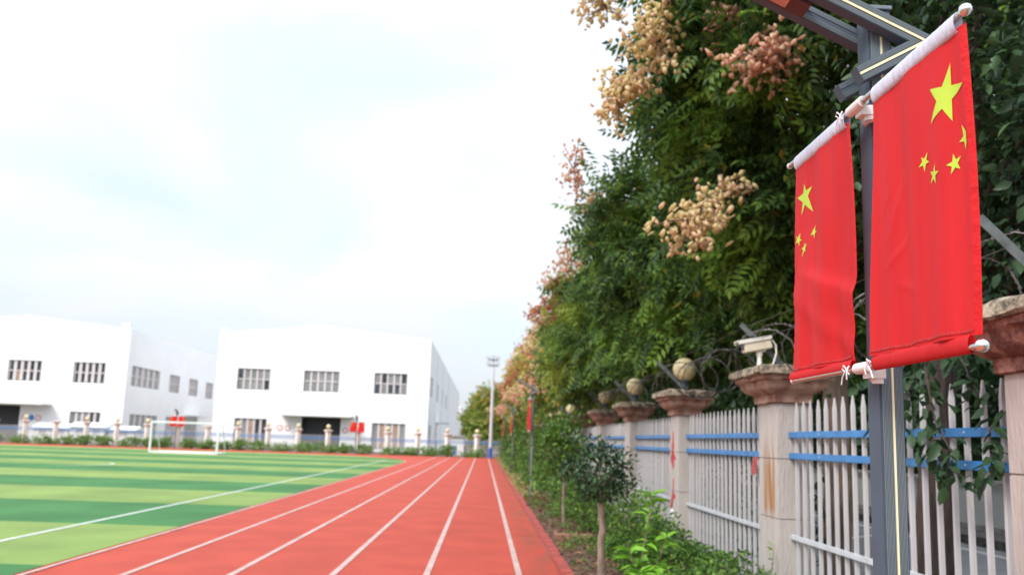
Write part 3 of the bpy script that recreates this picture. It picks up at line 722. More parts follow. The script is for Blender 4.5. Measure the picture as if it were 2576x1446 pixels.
for k, y in enumerate(PILLAR_Y):
    lab = plabels.get(k, 'stone pillar, %s along the fence counted from the rust stained one' % ORD[k - 2])
    pillars.append(make_pillar(y, lab, 100 + k, M['pillar_bounce'] if k == 0 else (M['pillar_rust'] if k == 1 else M['pillar']), capred_shaded=(k == 0)))

# red brush marks on the third pillar and a fragment on the first (flat print on the stone)
def mark(parent, polys, x):
    mb = MB()
    for poly in polys:
        mb.prism(poly, 'x', x - 0.003, x - 0.0005)
    mb.build('painted_mark', M['redpaint'], parent)
y2 = PILLAR_Y[2]
def mk(pts): return [(y2 - 0.29 + 0.58 * (1 - u), z) for u, z in pts]
mark(pillars[2], [mk([(0.30, 1.82), (0.40, 1.82), (0.46, 1.66), (0.42, 1.62), (0.50, 1.60), (0.40, 1.52), (0.30, 1.50), (0.25, 1.42), (0.16, 1.38), (0.20, 1.60), (0.28, 1.66)]),
                  mk([(0.28, 1.52), (0.44, 1.51), (0.72, 1.40), (0.66, 1.37), (0.50, 1.40), (0.48, 1.27), (0.36, 1.22), (0.24, 1.30), (0.10, 1.36), (0.08, 1.41), (0.22, 1.44)])], AX)
mark(pillars[2], [mk([(0.38, 1.10), (0.48, 1.09), (0.46, 0.86), (0.62, 0.85), (0.66, 0.80), (0.44, 0.78), (0.34, 0.66), (0.16, 0.60), (0.08, 0.66), (0.22, 0.80), (0.34, 0.92)])], AX)
y0p = PILLAR_Y[0]
mark(pillars[0], [[(y0p - 0.02, 1.60), (y0p + 0.02, 1.66), (y0p + 0.10, 1.58), (y0p + 0.12, 1.55), (y0p + 0.04, 1.56)], [(y0p + 0.09, 1.50), (y0p + 0.13, 1.42), (y0p + 0.10, 1.34), (y0p + 0.02, 1.28), (y0p + 0.05, 1.42)]], AX)
MB().box(AX - 0.04, AX - 0.001, y2 + 0.02, y2 + 0.12, 0.50, 0.62).build('socket_box', M['white'], pillars[2], bevel=0.005)

# panels between pillars
PK = None; RAILS = {}
def picket_mesh():
    r = 0.0148; mb = MB()
    mb.add([(-r, -r, 0.06), (r, -r, 0.06), (r, r, 0.06), (-r, r, 0.06), (-r, -r, 1.97), (r, -r, 1.97), (r, r, 1.97), (-r, r, 1.97), (-r * 0.25, -r * 0.5, 2.075), (r * 0.25, -r * 0.5, 2.075), (r * 0.25, r * 0.5, 2.075), (-r * 0.25, r * 0.5, 2.075)],
           [(0, 3, 2, 1), (0, 1, 5, 4), (1, 2, 6, 5), (2, 3, 7, 6), (3, 0, 4, 7), (4, 5, 9, 8), (5, 6, 10, 9), (6, 7, 11, 10), (7, 4, 8, 11), (8, 9, 10, 11)])
    return mb
NPK, BAY = 20, 4.32 - SY
for k in range(len(PILLAR_Y) + 0):
    yc = PILLAR_Y[k] - 2.16 if k else PILLAR_Y[0] + 2.16
    if k: yc = PILLAR_Y[k - 1] + 2.16
    if k == 0: continue
    lab = {1: 'white picket panel behind the near lamp post, half hidden by the post', 2: 'white picket panel between the rust stained and the red marked pillar', 3: 'white picket panel just beyond the red marked pillar'}.get(k, 'white picket panel, %s one beyond the red marked pillar' % ORD[k - 3])
    t = thing('fence_panel', (FC, yc, 0), lab, 'fence panel', 'white picket panels with blue rails beside the track')
    ys = [(i + 0.5) * BAY / NPK - BAY / 2 for i in range(NPK)]
    if k <= 6:
        for i, yy in enumerate(ys):
            if PK is None:
                o = picket_mesh().build('picket', M['picket'], t, local=True); PK = o.data; o.location = (0, yy, 0)
            else: o = link_mesh('picket', PK, t, (0, yy, 0))
            o.rotation_euler = (random.uniform(-0.004, 0.004), random.uniform(-0.003, 0.003), 0)
    else:
        mb = MB(); base = picket_mesh()
        for yy in ys: mb.add([(a, b + yy, c) for a, b, c in base.v], base.f)
        mb.build('picket', M['picket'], t, local=True)['kind'] = 'stuff'
    if not RAILS:
        for nm, z0, z1, m, xo in (('upper_rail', 1.715, 1.775, 'blue', -0.045), ('middle_rail', 1.505, 1.565, 'blue', -0.045), ('lower_rail', 0.71, 0.757, 'wrail', -0.040), ('bottom_rail', 0.10, 0.145, 'wrail', -0.040)):
            o = MB().box(xo, xo + 0.026, -BAY / 2 + 0.002, BAY / 2 - 0.002, z0, z1).build(nm, M[m], t, local=True, bevel=0.003)
            RAILS[nm] = o.data
            if 'blue' == m:
                b = MB()
                for yb_ in (-1.25, -0.1, 1.1): b.ball((xo - 0.002, yb_, (z0 + z1) / 2), 0.007, 6, 4)
                RAILS[nm + '_bolt'] = b.build('bolt', M['wrail'], o, local=True).data
    else:
        for nm in ('upper_rail', 'middle_rail', 'lower_rail', 'bottom_rail'):
            o = link_mesh(nm, RAILS[nm], t)
            if nm + '_bolt' in RAILS and k < 5: link_mesh('bolt', RAILS[nm + '_bolt'], o)

# globe lamps on the pillars beyond the surveillance camera
def globe_meshes():
    mb = MB(); n, m, r = 20, 14, 0.185; prof = []
    for i in range(m + 1): prof.append((max(1e-3, r * math.sin(math.pi * i / m)), -r * math.cos(math.pi * i / m)))
    v = []
    for rr, z in prof:
        for k in range(n):
            a = 2 * math.pi * k / n
            v.append((rr * math.cos(a), rr * math.sin(a), z))
    # seams run horizontally, as the moulded bands of the plastic globe
    f = [(i * n + k, i * n + (k + 1) % n, (i + 1) * n + (k + 1) % n, (i + 1) * n + k) for i in range(m) for k in range(n)]
    mb.add(v, f)
    seam = MB()
    for z in (-0.11, -0.04, 0.03, 0.10):
        R = math.sqrt(r * r - z * z) + 0.0005; pts = [(R * math.cos(2 * math.pi * k / 24), R * math.sin(2 * math.pi * k / 24), z) for k in range(25)]
        seam.tube(pts, 0.0018, 4, cap=False)
    neck = MB().lathe((0, 0, -0.355), [(0.07, 0), (0.07, 0.03), (0.035, 0.05), (0.035, 0.15), (0.075, 0.16), (0.075, 0.20)], 12)
    return mb, seam, neck
gd = None
for k in range(2, 16):
    lab = {2: 'cream ribbed globe lamp nearest the surveillance camera', 3: 'cream globe lamp ringed by a loop of razor wire', 4: 'cream globe lamp, smallest of the three clear of the leaves'}.get(k, 'cream globe lamp, %s along the fence after the nearest globe, buried in leaves' % ORD[k - 2])
    t = thing('globe_lamp', (FC, PILLAR_Y[k], 2.80), lab, 'globe lamp', 'cream globe lamps on the fence pillars')
    if gd is None:
        g_, s_, n_ = globe_meshes()
        o = g_.build('globe', M['globe'], t, smooth=True, local=True, angle=80); o2 = s_.build('seam', M['globe_dirt'], o, local=True); o3 = n_.build('neck', M['post'], t, smooth=True, local=True)
        gd = (o.data, o2.data, o3.data)
    else:
        o = link_mesh('globe', gd[0], t); link_mesh('seam', gd[1], o); link_mesh('neck', gd[2], t)
        o.rotation_euler = (random.uniform(-0.3, 0.3), random.uniform(-0.2, 0.2), 0)
    if k == 2: o.rotation_euler = (0.12, 0.1, 0)

# razor wire coil along the pillar tops
def razor(y0, y1, label, seed, wires=True):
    g = random.Random(seed)
    t = thing('razor_wire', (FC, y0, 2.38), label, 'razor wire', 'razor wire coils along the fence top')
    pts = []; turns = (y1 - y0) / 0.62; n = int(turns * 22)
    for i in range(n + 1):
        a = 2 * math.pi * turns * i / n; yy = y0 + (y1 - y0) * i / n
        R = 0.27 + 0.03 * math.sin(i * 0.37) ; sag = 0.06 * math.sin(math.pi * (i / n))
        pts.append(Vector((FC - 0.10 + R * math.cos(a) + 0.01 * g.uniform(-1, 1), yy + 0.22 * math.sin(a * 0.5) + 0.01 * g.uniform(-1, 1), 2.62 - sag + R * math.sin(a) + 0.01 * g.uniform(-1, 1))))
    MB().tube(pts, 0.0055, 4, cap=False).build('coil', M['wire'], t)
    V = []; F = []
    for i in range(len(pts) - 1):
        for u in (0.0, 0.5):
            p = pts[i].lerp(pts[i + 1], u); d = (pts[i + 1] - pts[i]).normalized(); s_ = d.cross(Vector((g.uniform(-1, 1), g.uniform(-1, 1), g.uniform(-1, 1)))).normalized()
            b = len(V); V += [p - d * 0.026 + s_ * 0.014, p + s_ * 0.004, p + d * 0.026 + s_ * 0.014, p + d * 0.026 - s_ * 0.014, p - s_ * 0.004, p - d * 0.026 - s_ * 0.014]
            F += [(b, b + 1, b + 4, b + 5), (b + 1, b + 2, b + 3, b + 4)]
    np_mesh('barb', np.array([v[:] for v in V]), np.array(F), M['wire'], t, kind='stuff')
    mb = MB()
    for dx_, z in ((-0.26, 2.76), (-0.38, 2.89)):
        mb.tube([(FC + dx_, y0 + (y1 - y0) * i / 8, z - 0.03 * math.sin(math.pi * i / 8)) for i in range(9)], 0.003, 4, cap=False)
    mb.build('strand', M['wire'], t)
razor(PILLAR_Y[0], PILLAR_Y[1], 'razor wire coil behind the two near flags', 1)
razor(PILLAR_Y[1], PILLAR_Y[2], 'razor wire coil from the surveillance camera to the nearest globe lamp', 2)
razor(PILLAR_Y[2], PILLAR_Y[3], 'razor wire coil between the two nearest globe lamps', 3)
razor(PILLAR_Y[3], PILLAR_Y[4], 'razor wire coil beyond the globe lamp it loops around', 4)

# surveillance camera on the second pillar
t = thing('surveillance_camera', (2.90, 8.66, 2.40), 'cream surveillance camera with trailing cable on the rust stained pillar', 'surveillance camera')
MB().lathe((2.90, 8.66, 2.445), [(0.055, 0), (0.055, 0.012), (0.026, 0.02), (0.024, 0.12), (0.032, 0.125), (0.034, 0.16), (0.02, 0.175)], 14).build('stand', M['cctv_w'], t, smooth=True)
hd = Vector((-0.96, -0.02, -0.20)).normalized(); sd = hd.cross(Vector((0, 0, 1))).normalized(); ud = sd.cross(hd)
c0 = Vector((2.915, 8.66, 2.70))
def hbox(mb, a0, a1, w_, z0, z1, mi=0):
    v = [c0 + hd * a + sd * s_ * w_ / 2 + ud * z for a in (a0, a1) for s_, z in ((-1, z0), (1, z0), (1, z1), (-1, z1))]
    return mb.add(v, [(0, 1, 2, 3), (7, 6, 5, 4), (0, 4, 5, 1), (1, 5, 6, 2), (2, 6, 7, 3), (3, 7, 4, 0)], mi)
hs = hbox(MB(), -0.10, 0.20, 0.12, -0.068, 0.055).build('housing', M['cctv'], t, bevel=0.01)
hbox(MB(), 0.201, 0.204, 0.08, -0.035, 0.035).build('lens_glass', M['black'], hs)
sh = MB(); hbox(sh, -0.11, 0.26, 0.135, 0.057, 0.072); hbox(sh, -0.11, 0.26, 0.008, 0.03, 0.0569)
sh = MB(); hbox(sh, -0.11, 0.26, 0.135, 0.057, 0.072)
for s_ in (-1, 1):
    v = [c0 + hd * a + sd * (s_ * 0.0675) + sd * (s_ * e) + ud * z for a in (-0.11, 0.26) for e, z in ((0, 0.03), (0.005, 0.03), (0.005, 0.072), (0, 0.072))]
    sh.add(v, [(0, 1, 2, 3), (7, 6, 5, 4), (0, 4, 5, 1), (1, 5, 6, 2), (2, 6, 7, 3), (3, 7, 4, 0)])
sh.build('sunshade', M['cctv_w'], t, bevel=0.003)
hbox(MB(), -0.03, 0.06, 0.05, -0.090, -0.069).build('mount', M['cctv_w'], t)
cb = [(3.005, 8.68, 2.72), (3.045, 8.66, 2.74), (3.075, 8.65, 2.69), (3.075, 8.64, 2.60), (3.03, 8.62, 2.48), (2.98, 8.60, 2.41)]
MB().tube(cb, 0.0095, 8).build('cable', M['cctv_w'], t, smooth=True)
t = thing('red_ribbon', (3.09, 9.35, 1.50), 'scrap of faded red ribbon tied to the picket panel rail', 'ribbon')
mb = MB(); mb.add([(3.085, 9.30, 1.51), (3.075, 9.42, 1.50), (3.06, 9.46, 1.40), (3.085, 9.38, 1.33), (3.07, 9.30, 1.38)], [(0, 1, 2, 3, 4)]); mb.add([(3.083, 9.36, 1.42), (3.05, 9.44, 1.36), (3.06, 9.40, 1.29), (3.08, 9.33, 1.33)], [(0, 1, 2, 3)])
mb.build('ribbon_scrap', mat('faded_ribbon', (0.45, 0.10, 0.10), 0.7, transl=0.3), t)

# ------------------------------------------------------------------ lamp posts with flags (near one in full detail, then copies)
PX0, PX1, PY0, PY1 = 1.28, 1.360, 2.647, 2.735
def make_lamp():
    t = thing('street_lamp', ((PX0 + PX1) / 2, (PY0 + PY1) / 2, 0), 'near grey lamp post with ribbed alloy face carrying the two large flags', 'street lamp', 'lamp posts with flags along the track')
    MB().box(PX0, PX1, PY0, PY1, 0, 3.12).build('post', M['post'], t, bevel=0.004)
    mb = MB(); n = 15; w_ = (PX1 - PX0 - 0.012) / n
    for k in range(n):
        if k in (7, 8): continue
        x = PX0 + 0.006 + k * w_
        mb.box(x + w_ * 0.18, x + w_ * 0.82, PY0 - 0.004, PY0 - 0.0005, 0.02, 3.10)
    mb.build('ribbed_face', M['rib'], t)
    MB().box(PX0 + 0.006 + 7 * w_, PX0 + 0.006 + 9 * w_ - 0.002, PY0 - 0.0055, PY0 - 0.0005, 0.02, 3.10).build('light_strip', M['strip'], t)
    MB().box(PX0 - 0.002, PX1 + 0.003, PY0 - 0.008, PY1 + 0.002, 3.12, 3.135).build('post_cap', M['rib'], t, bevel=0.002)
    MB().box(PX0 + 0.004, PX1 + 0.002, PY0 - 0.007, PY0 - 0.0005, 1.878, 1.886).build('seam_band', M['joint'], t)
    # two zig-zag arms, one on each side of the post
    h = 0.056; A = Vector((1.452, 0, 2.985)); T = Vector((0.86, 0, 3.268)); E = Vector((1.222, 0, 2.857))
    def polyline(off):
        d1 = (A - T).normalized(); d2 = (E - A).normalized(); n1 = Vector((-d1.z, 0, d1.x)); n2 = Vector((-d2.z, 0, d2.x))
        a = T + n1 * off; e = E + n2 * off
        m_ = (n1 + n2).normalized(); k = off / max(0.2, m_.dot(n1))
        return a, A + m_ * k, e
    for y0, y1, front in ((PY0 - 0.052, PY0 - 0.008, True), (PY1 + 0.004, PY1 + 0.048, False)):
        o1, o2 = polyline(h / 2), polyline(-h / 2)
        poly = [(p.x, p.z) for p in o1] + [(p.x, p.z) for p in reversed(o2)]
        a = MB().prism(poly, 'y', y0, y1).build('arm', M['post'], t)
        rb = MB()
        for off in (-0.024, -0.0205, -0.017, -0.0135, -0.010, 0.010, 0.0135, 0.017, 0.0205, 0.024):
            r1, r2 = polyline(off + 0.0011), polyline(off - 0.0011)
            rb.prism([(p.x, p.z) for p in r1] + [(p.x, p.z) for p in reversed(r2)], 'y', y0 - 0.0025, y0 - 0.0003)
        rb.build('ribbed_face', M['rib'], a)
        if not front: continue
        r1, r2 = polyline(0.0045), polyline(-0.0045)
        MB().prism([(p.x, p.z) for p in r1] + [(p.x, p.z) for p in reversed(r2)], 'y', y0 - 0.004, y0 - 0.0003).build('light_strip', M['strip'], a)
    # lamp head between the arms
    d = (A - T).normalized(); nn = Vector((-d.z, 0, d.x)); nn = nn if nn.z > 0 else -nn
    def hb(mb, a0, a1, y0, y1, z0, z1):
        v = [T + d * a + Vector((0, y, 0)) + nn * z for a in (a0, a1) for y, z in ((y0, z0), (y1, z0), (y1, z1), (y0, z1))]
        return mb.add(v, [(0, 1, 2, 3), (7, 6, 5, 4), (0, 4, 5, 1), (1, 5, 6, 2), (2, 6, 7, 3), (3, 7, 4, 0)])
    hd_ = hb(MB(), -0.05, 0.262, PY0 - 0.004, PY1 + 0.002, -0.036, 0.02).build('lamp_head', M['lamp_body'], t, bevel=0.004)
    hb(MB(), 0.0, 0.19, PY0 + 0.02, PY1 - 0.02, -0.040, -0.037).build('lamp_panel', M['lamp_panel'], hd_)
    # rods, finials, clamps
    for z, nm in ((2.752, 'upper'), (1.868, 'lower')):
        r = MB().tube([(1.22, 1.985, z), (1.22, 3.235, z)], 0.0105, 12).build('flag_rod', M['rod'], t, smooth=True)
        MB().ball((1.22, 1.985, z), 0.0172, 20, 14).build('finial', M['chrome'], r, smooth=True, angle=80)
        MB().ball((1.22, 3.238, z), 0.0125, 12, 8).build('finial', M['clamp'], r, smooth=True, angle=80)
        c = MB().tube([(1.22, 2.575, z), (1.22, 2.672, z)], 0.0185, 14)
        c.box(1.225, PX0 - 0.0005, 2.60, 2.645, z - 0.034, z - 0.004); c.tube([(1.262, 2.62, z - 0.05), (1.262, 2.62, z + 0.0)], 0.018, 10)
        c.tube([(1.268, 2.655, z - 0.03), (PX0, 2.68, z - 0.03)], 0.016, 10)
        c.build('clamp', M['clamp'], t, smooth=True)
        MB().tube([(1.22, 2.565, z), (1.22, 2.5745, z)], 0.0125, 12).build('clamp_ring', M['rod'], t, smooth=True)
    return t

# --- flags, built in the plane x = 1.22 (rods run along y)
XF = 1.216
def pent(tips):
    """ten-point outline of a five-pointed star from its five tips"""
    def inter(p, p2, q_, q2):
        a = np.array([[p2[0] - p[0], -(q2[0] - q_[0])], [p2[1] - p[1], -(q2[1] - q_[1])]]); b = np.array([q_[0] - p[0], q_[1] - p[1]])
        s_ = np.linalg.solve(a, b); return (p[0] + s_[0] * (p2[0] - p[0]), p[1] + s_[0] * (p2[1] - p[1]))
    o = []
    for i in range(5):
        o.append(tips[i]); o.append(inter(tips[i], tips[(i + 2) % 5], tips[(i + 1) % 5], tips[(i - 1) % 5]))
    return o
def regular(cy_, cz_, r, a0):
    return [(cy_ - r * math.sin(a0 + 2 * math.pi * k / 5), cz_ + r * math.cos(a0 + 2 * math.pi * k / 5)) for k in range(5)]

def fold_near(y, z):
    """x offset of the near flag's cloth (negative towards the track)"""
    u = (y - 2.018) / 0.5; v = (2.716 - z) / 0.81
    f = 0.0055 * math.sin(u * 21 + 0.6 * math.sin(v * 3)) * min(1, v * 3 + 0.25) + 0.009 * math.sin(u * 8.5 + 1.2 + v) * (0.4 + 0.6 * v)
    for (ya, za, yb_, zb, amp, wd) in ((2.43, 2.22, 2.33, 2.42, 0.005, 0.016), (2.46, 2.14, 2.30, 2.24, 0.004, 0.012), (2.40, 2.10, 2.25, 2.05, 0.003, 0.012), (2.47, 2.32, 2.40, 2.40, 0.003, 0.010), (2.47, 2.66, 2.44, 2.48, 0.003, 0.009)):
        dx_, dz_ = yb_ - ya, zb - za; L2 = dx_ * dx_ + dz_ * dz_; s_ = ((y - ya) * dx_ + (z - za) * dz_) / L2
        e = max(0, 1 - abs(s_ - 0.5) * 2) if 0 <= s_ <= 1 else 0
        dd = ((y - ya) * dz_ - (z - za) * dx_) / math.sqrt(L2)
        f -= amp * math.sqrt(e) * math.exp(-(dd / wd) ** 2)
    f += 0.0015 * math.sin(y * 130 + 3 * math.sin(z * 9)) * math.exp(-((v - 0.97) / 0.06) ** 2)
    return f
def fold_far(y, z):
    u = (y - 2.69) / 0.5; v = (2.716 - z) / 0.81
    f = 0.012 * math.sin(u * 9 + 1.5 - 1.2 * v) * (0.15 + 0.85 * v) + 0.0025 * math.sin(u * 23 + v * 2.5)
    # broad diagonal creases across the lower half
    d1 = (z - 2.27) - 0.35 * ((y - 3.12)) * 1.0
    f -= 0.016 * max(0, min(1, (3.18 - y) / 0.2)) * (math.exp(-(d1 / 0.11) ** 2) if d1 < 0 else math.exp(-(d1 / 0.035) ** 2))
    d2 = (y - 3.09) - 0.16 * (2.27 - z)
    f -= 0.013 * math.exp(-(d2 / 0.05) ** 2) * max(0, min(1, (2.45 - z) / 0.2))
    d3 = (y - 2.78) - 0.12 * (2.45 - z)
    f += 0.012 * math.exp(-(d3 / 0.06) ** 2) * max(0, min(1, (2.6 - z) / 0.3))
    d4 = (z - 2.02) - 0.5 * (y - 2.85)
    f -= 0.010 * math.exp(-(d4 / 0.05) ** 2) * max(0, min(1, v))
    if y > 3.14: f += (y - 3.14) * 0.2
    return f

def edge_near(z):
    v = (2.716 - z) / 0.81
    return 2.018 - 0.012 * math.sin(min(1, max(0, v)) * math.pi) + 0.006 * v, 2.497 + 0.052 * max(0, v)
def edge_far(z):
    v = (2.716 - z) / 0.81
    return 2.694 - 0.019 * math.sin(min(1, max(0, v)) * math.pi), 3.165 + 0.04 * math.sin(min(1, max(0, v)) * math.pi * 0.5) + 0.048 * max(0, v) ** 2

def make_flag(edge, fold, stars, label, hem_side, group):
    cy = (edge(2.3)[0] + edge(2.3)[1]) / 2
    t = thing('flag', (1.22, cy, 1.85), label, 'flag', group)
    nu, nv = 90, 130; V = []; z0, z1 = 1.898, 2.722
    for j in range(nv + 1):
        z = z0 + (z1 - z0) * j / nv; a, b = edge(z)
        for i in range(nu + 1):
            y = a + (b - a) * i / nu; V.append((XF + fold(y, z), y, z))
    F = [(j * (nu + 1) + i, j * (nu + 1) + i + 1, (j + 1) * (nu + 1) + i + 1, (j + 1) * (nu + 1) + i) for j in range(nv) for i in range(nu)]
    np_mesh('cloth', V, F, M['flag'], t, smooth=True)
    # hem strips down the two sides
    for s_ in (0, 1):
        V = []; n = 130; m_ = 5; wd = 0.024 if s_ == hem_side else 0.010
        for j in range(n + 1):
            z = z0 + (z1 - z0) * j / n; e = edge(z)[s_]; f0 = fold(e, z)
            for i in range(m_ + 1):
                u = i / m_; sg = -1 if s_ == 0 else 1
                V.append((XF + f0 + 0.30 * wd * u * u + (0.0006 * math.sin(z * 150 + 2 * math.sin(z * 31)) if 0 < i < m_ else 0), e + sg * wd * u, z))
        F = [(j * (m_ + 1) + i, j * (m_ + 1) + i + 1, (j + 1) * (m_ + 1) + i + 1, (j + 1) * (m_ + 1) + i) for j in range(n) for i in range(m_)]
        np_mesh('side_hem', V, F, M['flag_hem'], t, smooth=True)
    # white sleeve round the upper rod, red roll round the lower one
    def roll(nm, m, zc, hz, hx, amp, seed):
        a, b = edge(zc)
        g = np.random.default_rng(seed); V = []; n = 70; k_ = 16
        ph = g.random(4) * 6
        for i in range(n + 1):
            y = a + 0.002 + (b - a - 0.004) * i / n + 0.0
            wv = amp * (math.sin(y * 210 + ph[0]) + 0.8 * math.sin(y * 97 + ph[1]) + 0.5 * g.normal())
            for k in range(k_):
                th = 2 * math.pi * k / k_
                V.append((1.2195 + (hx + wv * abs(math.cos(th))) * math.cos(th), y, zc + (hz + wv * 0.5) * math.sin(th)))
        F = [(i * k_ + k, i * k_ + (k + 1) % k_, (i + 1) * k_ + (k + 1) % k_, (i + 1) * k_ + k) for i in range(n) for k in range(k_)]
        return np_mesh(nm, V, F, m, t, smooth=True)
    roll('rod_sleeve', M['sleeve'], 2.738, 0.0285, 0.0130, 0.0005, 3)
    roll('bottom_roll', M['flag'], 1.881 if hem_side else 1.877, 0.0205 if hem_side else 0.0245, 0.0120, 0.0004, 4)
    V = []; a, b = edge(1.91); n = 60
    for i in range(n + 1):
        y = a + (b - a) * i / n; x = XF + fold(y, 1.912) - 0.0025
        V += [(x, y, 1.908), (x - 0.0008, y, 1.912), (x, y, 1.916)]
    F = [(3 * i + k, 3 * i + 3 + k, 3 * i + 4 + k, 3 * i + 1 + k) for i in range(n) for k in (0, 1)]
    np_mesh('stitched_seam', V, F, M['seam'], t, smooth=True)
    # stars follow the folds a millimetre in front of the cloth
    for poly, clip in stars:
        bm = bmesh.new(); c_ = np.mean(np.array(poly), axis=0); nsub = 8; pl = [np.array(p) for p in poly]
        for k in range(10):
            pa, pb = pl[k], pl[(k + 1) % 10]; g_ = {}
            for i in range(nsub + 1):
                for j in range(nsub + 1 - i):
                    p = c_ + (pa - c_) * i / nsub + (pb - c_) * j / nsub; g_[i, j] = bm.verts.new((0, p[0], p[1]))
            for i in range(nsub):
                for j in range(nsub - i):
                    bm.faces.new((g_[i, j], g_[i + 1, j], g_[i, j + 1]))
                    if i + j < nsub - 1: bm.faces.new((g_[i + 1, j], g_[i + 1, j + 1], g_[i, j + 1]))
        bmesh.ops.remove_doubles(bm, verts=bm.verts, dist=1e-6); bmesh.ops.recalc_face_normals(bm, faces=bm.faces)
        if clip is not None:
            bmesh.ops.bisect_plane(bm, geom=bm.verts[:] + bm.edges[:] + bm.faces[:], plane_co=(0, clip[0], 0), plane_no=(0, clip[1], 0), clear_outer=True)
        off = wloc(t)
        for v in bm.verts: v.co = Vector((XF + fold(v.co.y, v.co.z) - 0.0022, v.co.y, v.co.z)) - off
        me = bpy.data.meshes.new('star'); bm.to_mesh(me); bm.free(); me.materials.append(M['star']); me.shade_smooth()
        o = bpy.data.objects.new('star', me); COL.objects.link(o); o.parent = t
    return t
STARS_NEAR = [(pent([(2.0653, 2.6428), (2.0112, 2.5643), (2.0677, 2.4796), (2.1547, 2.5048), (2.1533, 2.6059)]), None), (pent([(2.1853, 2.4358), (2.1762, 2.4045), (2.202, 2.3833), (2.2258, 2.4044), (2.2147, 2.4303)]), None), (pent([(2.0702, 2.3903), (2.0431, 2.3757), (2.0481, 2.3411), (2.0792, 2.3358), (2.0925, 2.3655)]), None), (pent([(2.1405, 2.3852), (2.1213, 2.3592), (2.1381, 2.3298), (2.1706, 2.3388), (2.1711, 2.373)]), None), (pent([(2.0330, 2.4560), (1.9850, 2.4420), (1.9800, 2.3960), (2.0190, 2.3840), (2.0480, 2.4140)]), (2.010, -1))]
STARS_FAR = [(pent([(3.0785, 2.6279), (3.0069, 2.5947), (3.0027, 2.4936), (3.1214, 2.5122), (3.1532, 2.5906)]), (3.168, 1)), (pent([(2.9792, 2.4364), (2.966, 2.4064), (2.9955, 2.3868), (3.0271, 2.4055), (3.0086, 2.4244)]), None), (pent([(3.1323, 2.4425), (3.1213, 2.412), (3.1436, 2.3915), (3.1862, 2.4105), (3.1745, 2.4398)]), (3.2, 1)), (pent([(3.0899, 2.3971), (3.0591, 2.3839), (3.0762, 2.3545), (3.1234, 2.3431), (3.1254, 2.3775)]), None)]
lamp = make_lamp()
flag_n = make_flag(edge_near, fold_near, STARS_NEAR, 'red flag with five yellow stars nearest the camera, filling the right side', 0, 'red flags on the lamp posts')
flag_f = make_flag(edge_far, fold_far, STARS_FAR, 'red flag left of the near lamp post with its left edge curling back', 1, 'red flags on the lamp posts')
# ribbon ties
def tie(y, z, label, s_):
    t = thing('ribbon_tie', (1.21, y, z), label, 'ribbon tie', 'white ribbon ties on the near flags')
    mb = MB()
    mb.tube([(1.205, y, z + 0.014), (1.197, y + s_ * 0.004, z), (1.205, y, z - 0.015)], 0.003, 6)
    mb.tube([(1.197, y, z), (1.192, y + s_ * 0.014, z + 0.016), (1.192, y + s_ * 0.026, z + 0.006), (1.196, y + s_ * 0.012, z - 0.004), (1.195, y + s_ * 0.03, z - 0.022), (1.196, y + s_ * 0.042, z - 0.046)], 0.0024, 5)
    mb.tube([(1.197, y, z), (1.193, y - s_ * 0.006, z - 0.014), (1.195, y - s_ * 0.002, z - 0.032)], 0.0024, 5)
    mb.build('ribbon', M['ribbon'], t, smooth=True)
tie(2.70, 1.866, 'white ribbon bow at the lower corner of the flag left of the post', 1)
tie(2.557, 1.872, 'white ribbon knot at the lower corner of the nearest flag', -1)
tie(2.70, 2.752, 'white ribbon knot at the upper corner of the flag left of the post', 1)

lampspec = [((1.32, 22.84, 0), 0, 'grey lamp post standing clear beside the track, second from the camera'), ((1.34, 38.4, 0), 0, 'grey lamp post with a narrow red flag, third from the camera'), ((1.36, 54.6, 0), 0, 'small distant lamp post above the shrubs, fourth from the camera'),
            ((-11.0, 72.5, 0), math.pi / 2, 'lamp post with two red flags before the central hall, right of its door'), ((-26.4, 72.5, 0), math.pi / 2, 'lamp post with two red flags seen behind the football goal')]
fl = ['second lamp post by the track', 'third lamp post by the track', 'fourth lamp post by the track', 'the far lamp post before the hall', 'the lamp post behind the goal']
base = Vector(lamp.location)
for (loc, rz, lab), fw in zip(lampspec, fl):
    o = copy_tree(lamp); o.location = loc; o.rotation_euler = (0, 0, rz); o['label'] = lab
    Rz = Matrix.Rotation(rz, 3, 'Z')
    for src, side in ((flag_n, 'one' if rz else 'nearer'), (flag_f, 'other' if rz else 'farther')):
        c = copy_tree(src); c.location = Vector(loc) + Rz @ (Vector(src.location) - base); c.rotation_euler = (0, 0, rz)
        if rz: side = 'left' if (c.location.x < loc[0]) else 'right'
        c['label'] = 'small red flag on the %s side of %s' % (side, fw)
MBf = MB().box(1.0, 1.85, 22.45, 22.62, 0.0, 0.09); MBf.box(1.14, 1.60, 22.62, 23.1, 0.0, 0.06)
tag(MBf.build('post_footing', M['kerb'], bevel=0.01), 'red painted concrete footing at the foot of the second lamp post', 'footing')
tag(MB().box(1.2, 1.85, 13.7, 13.95, 0.03, 0.12).build('stone_slab', mat('slab', (0.26, 0.13, 0.09), 0.9, 0.2, 8), bevel=0.015), 'reddish stone slab lying across the leaf strewn bed', 'slab')

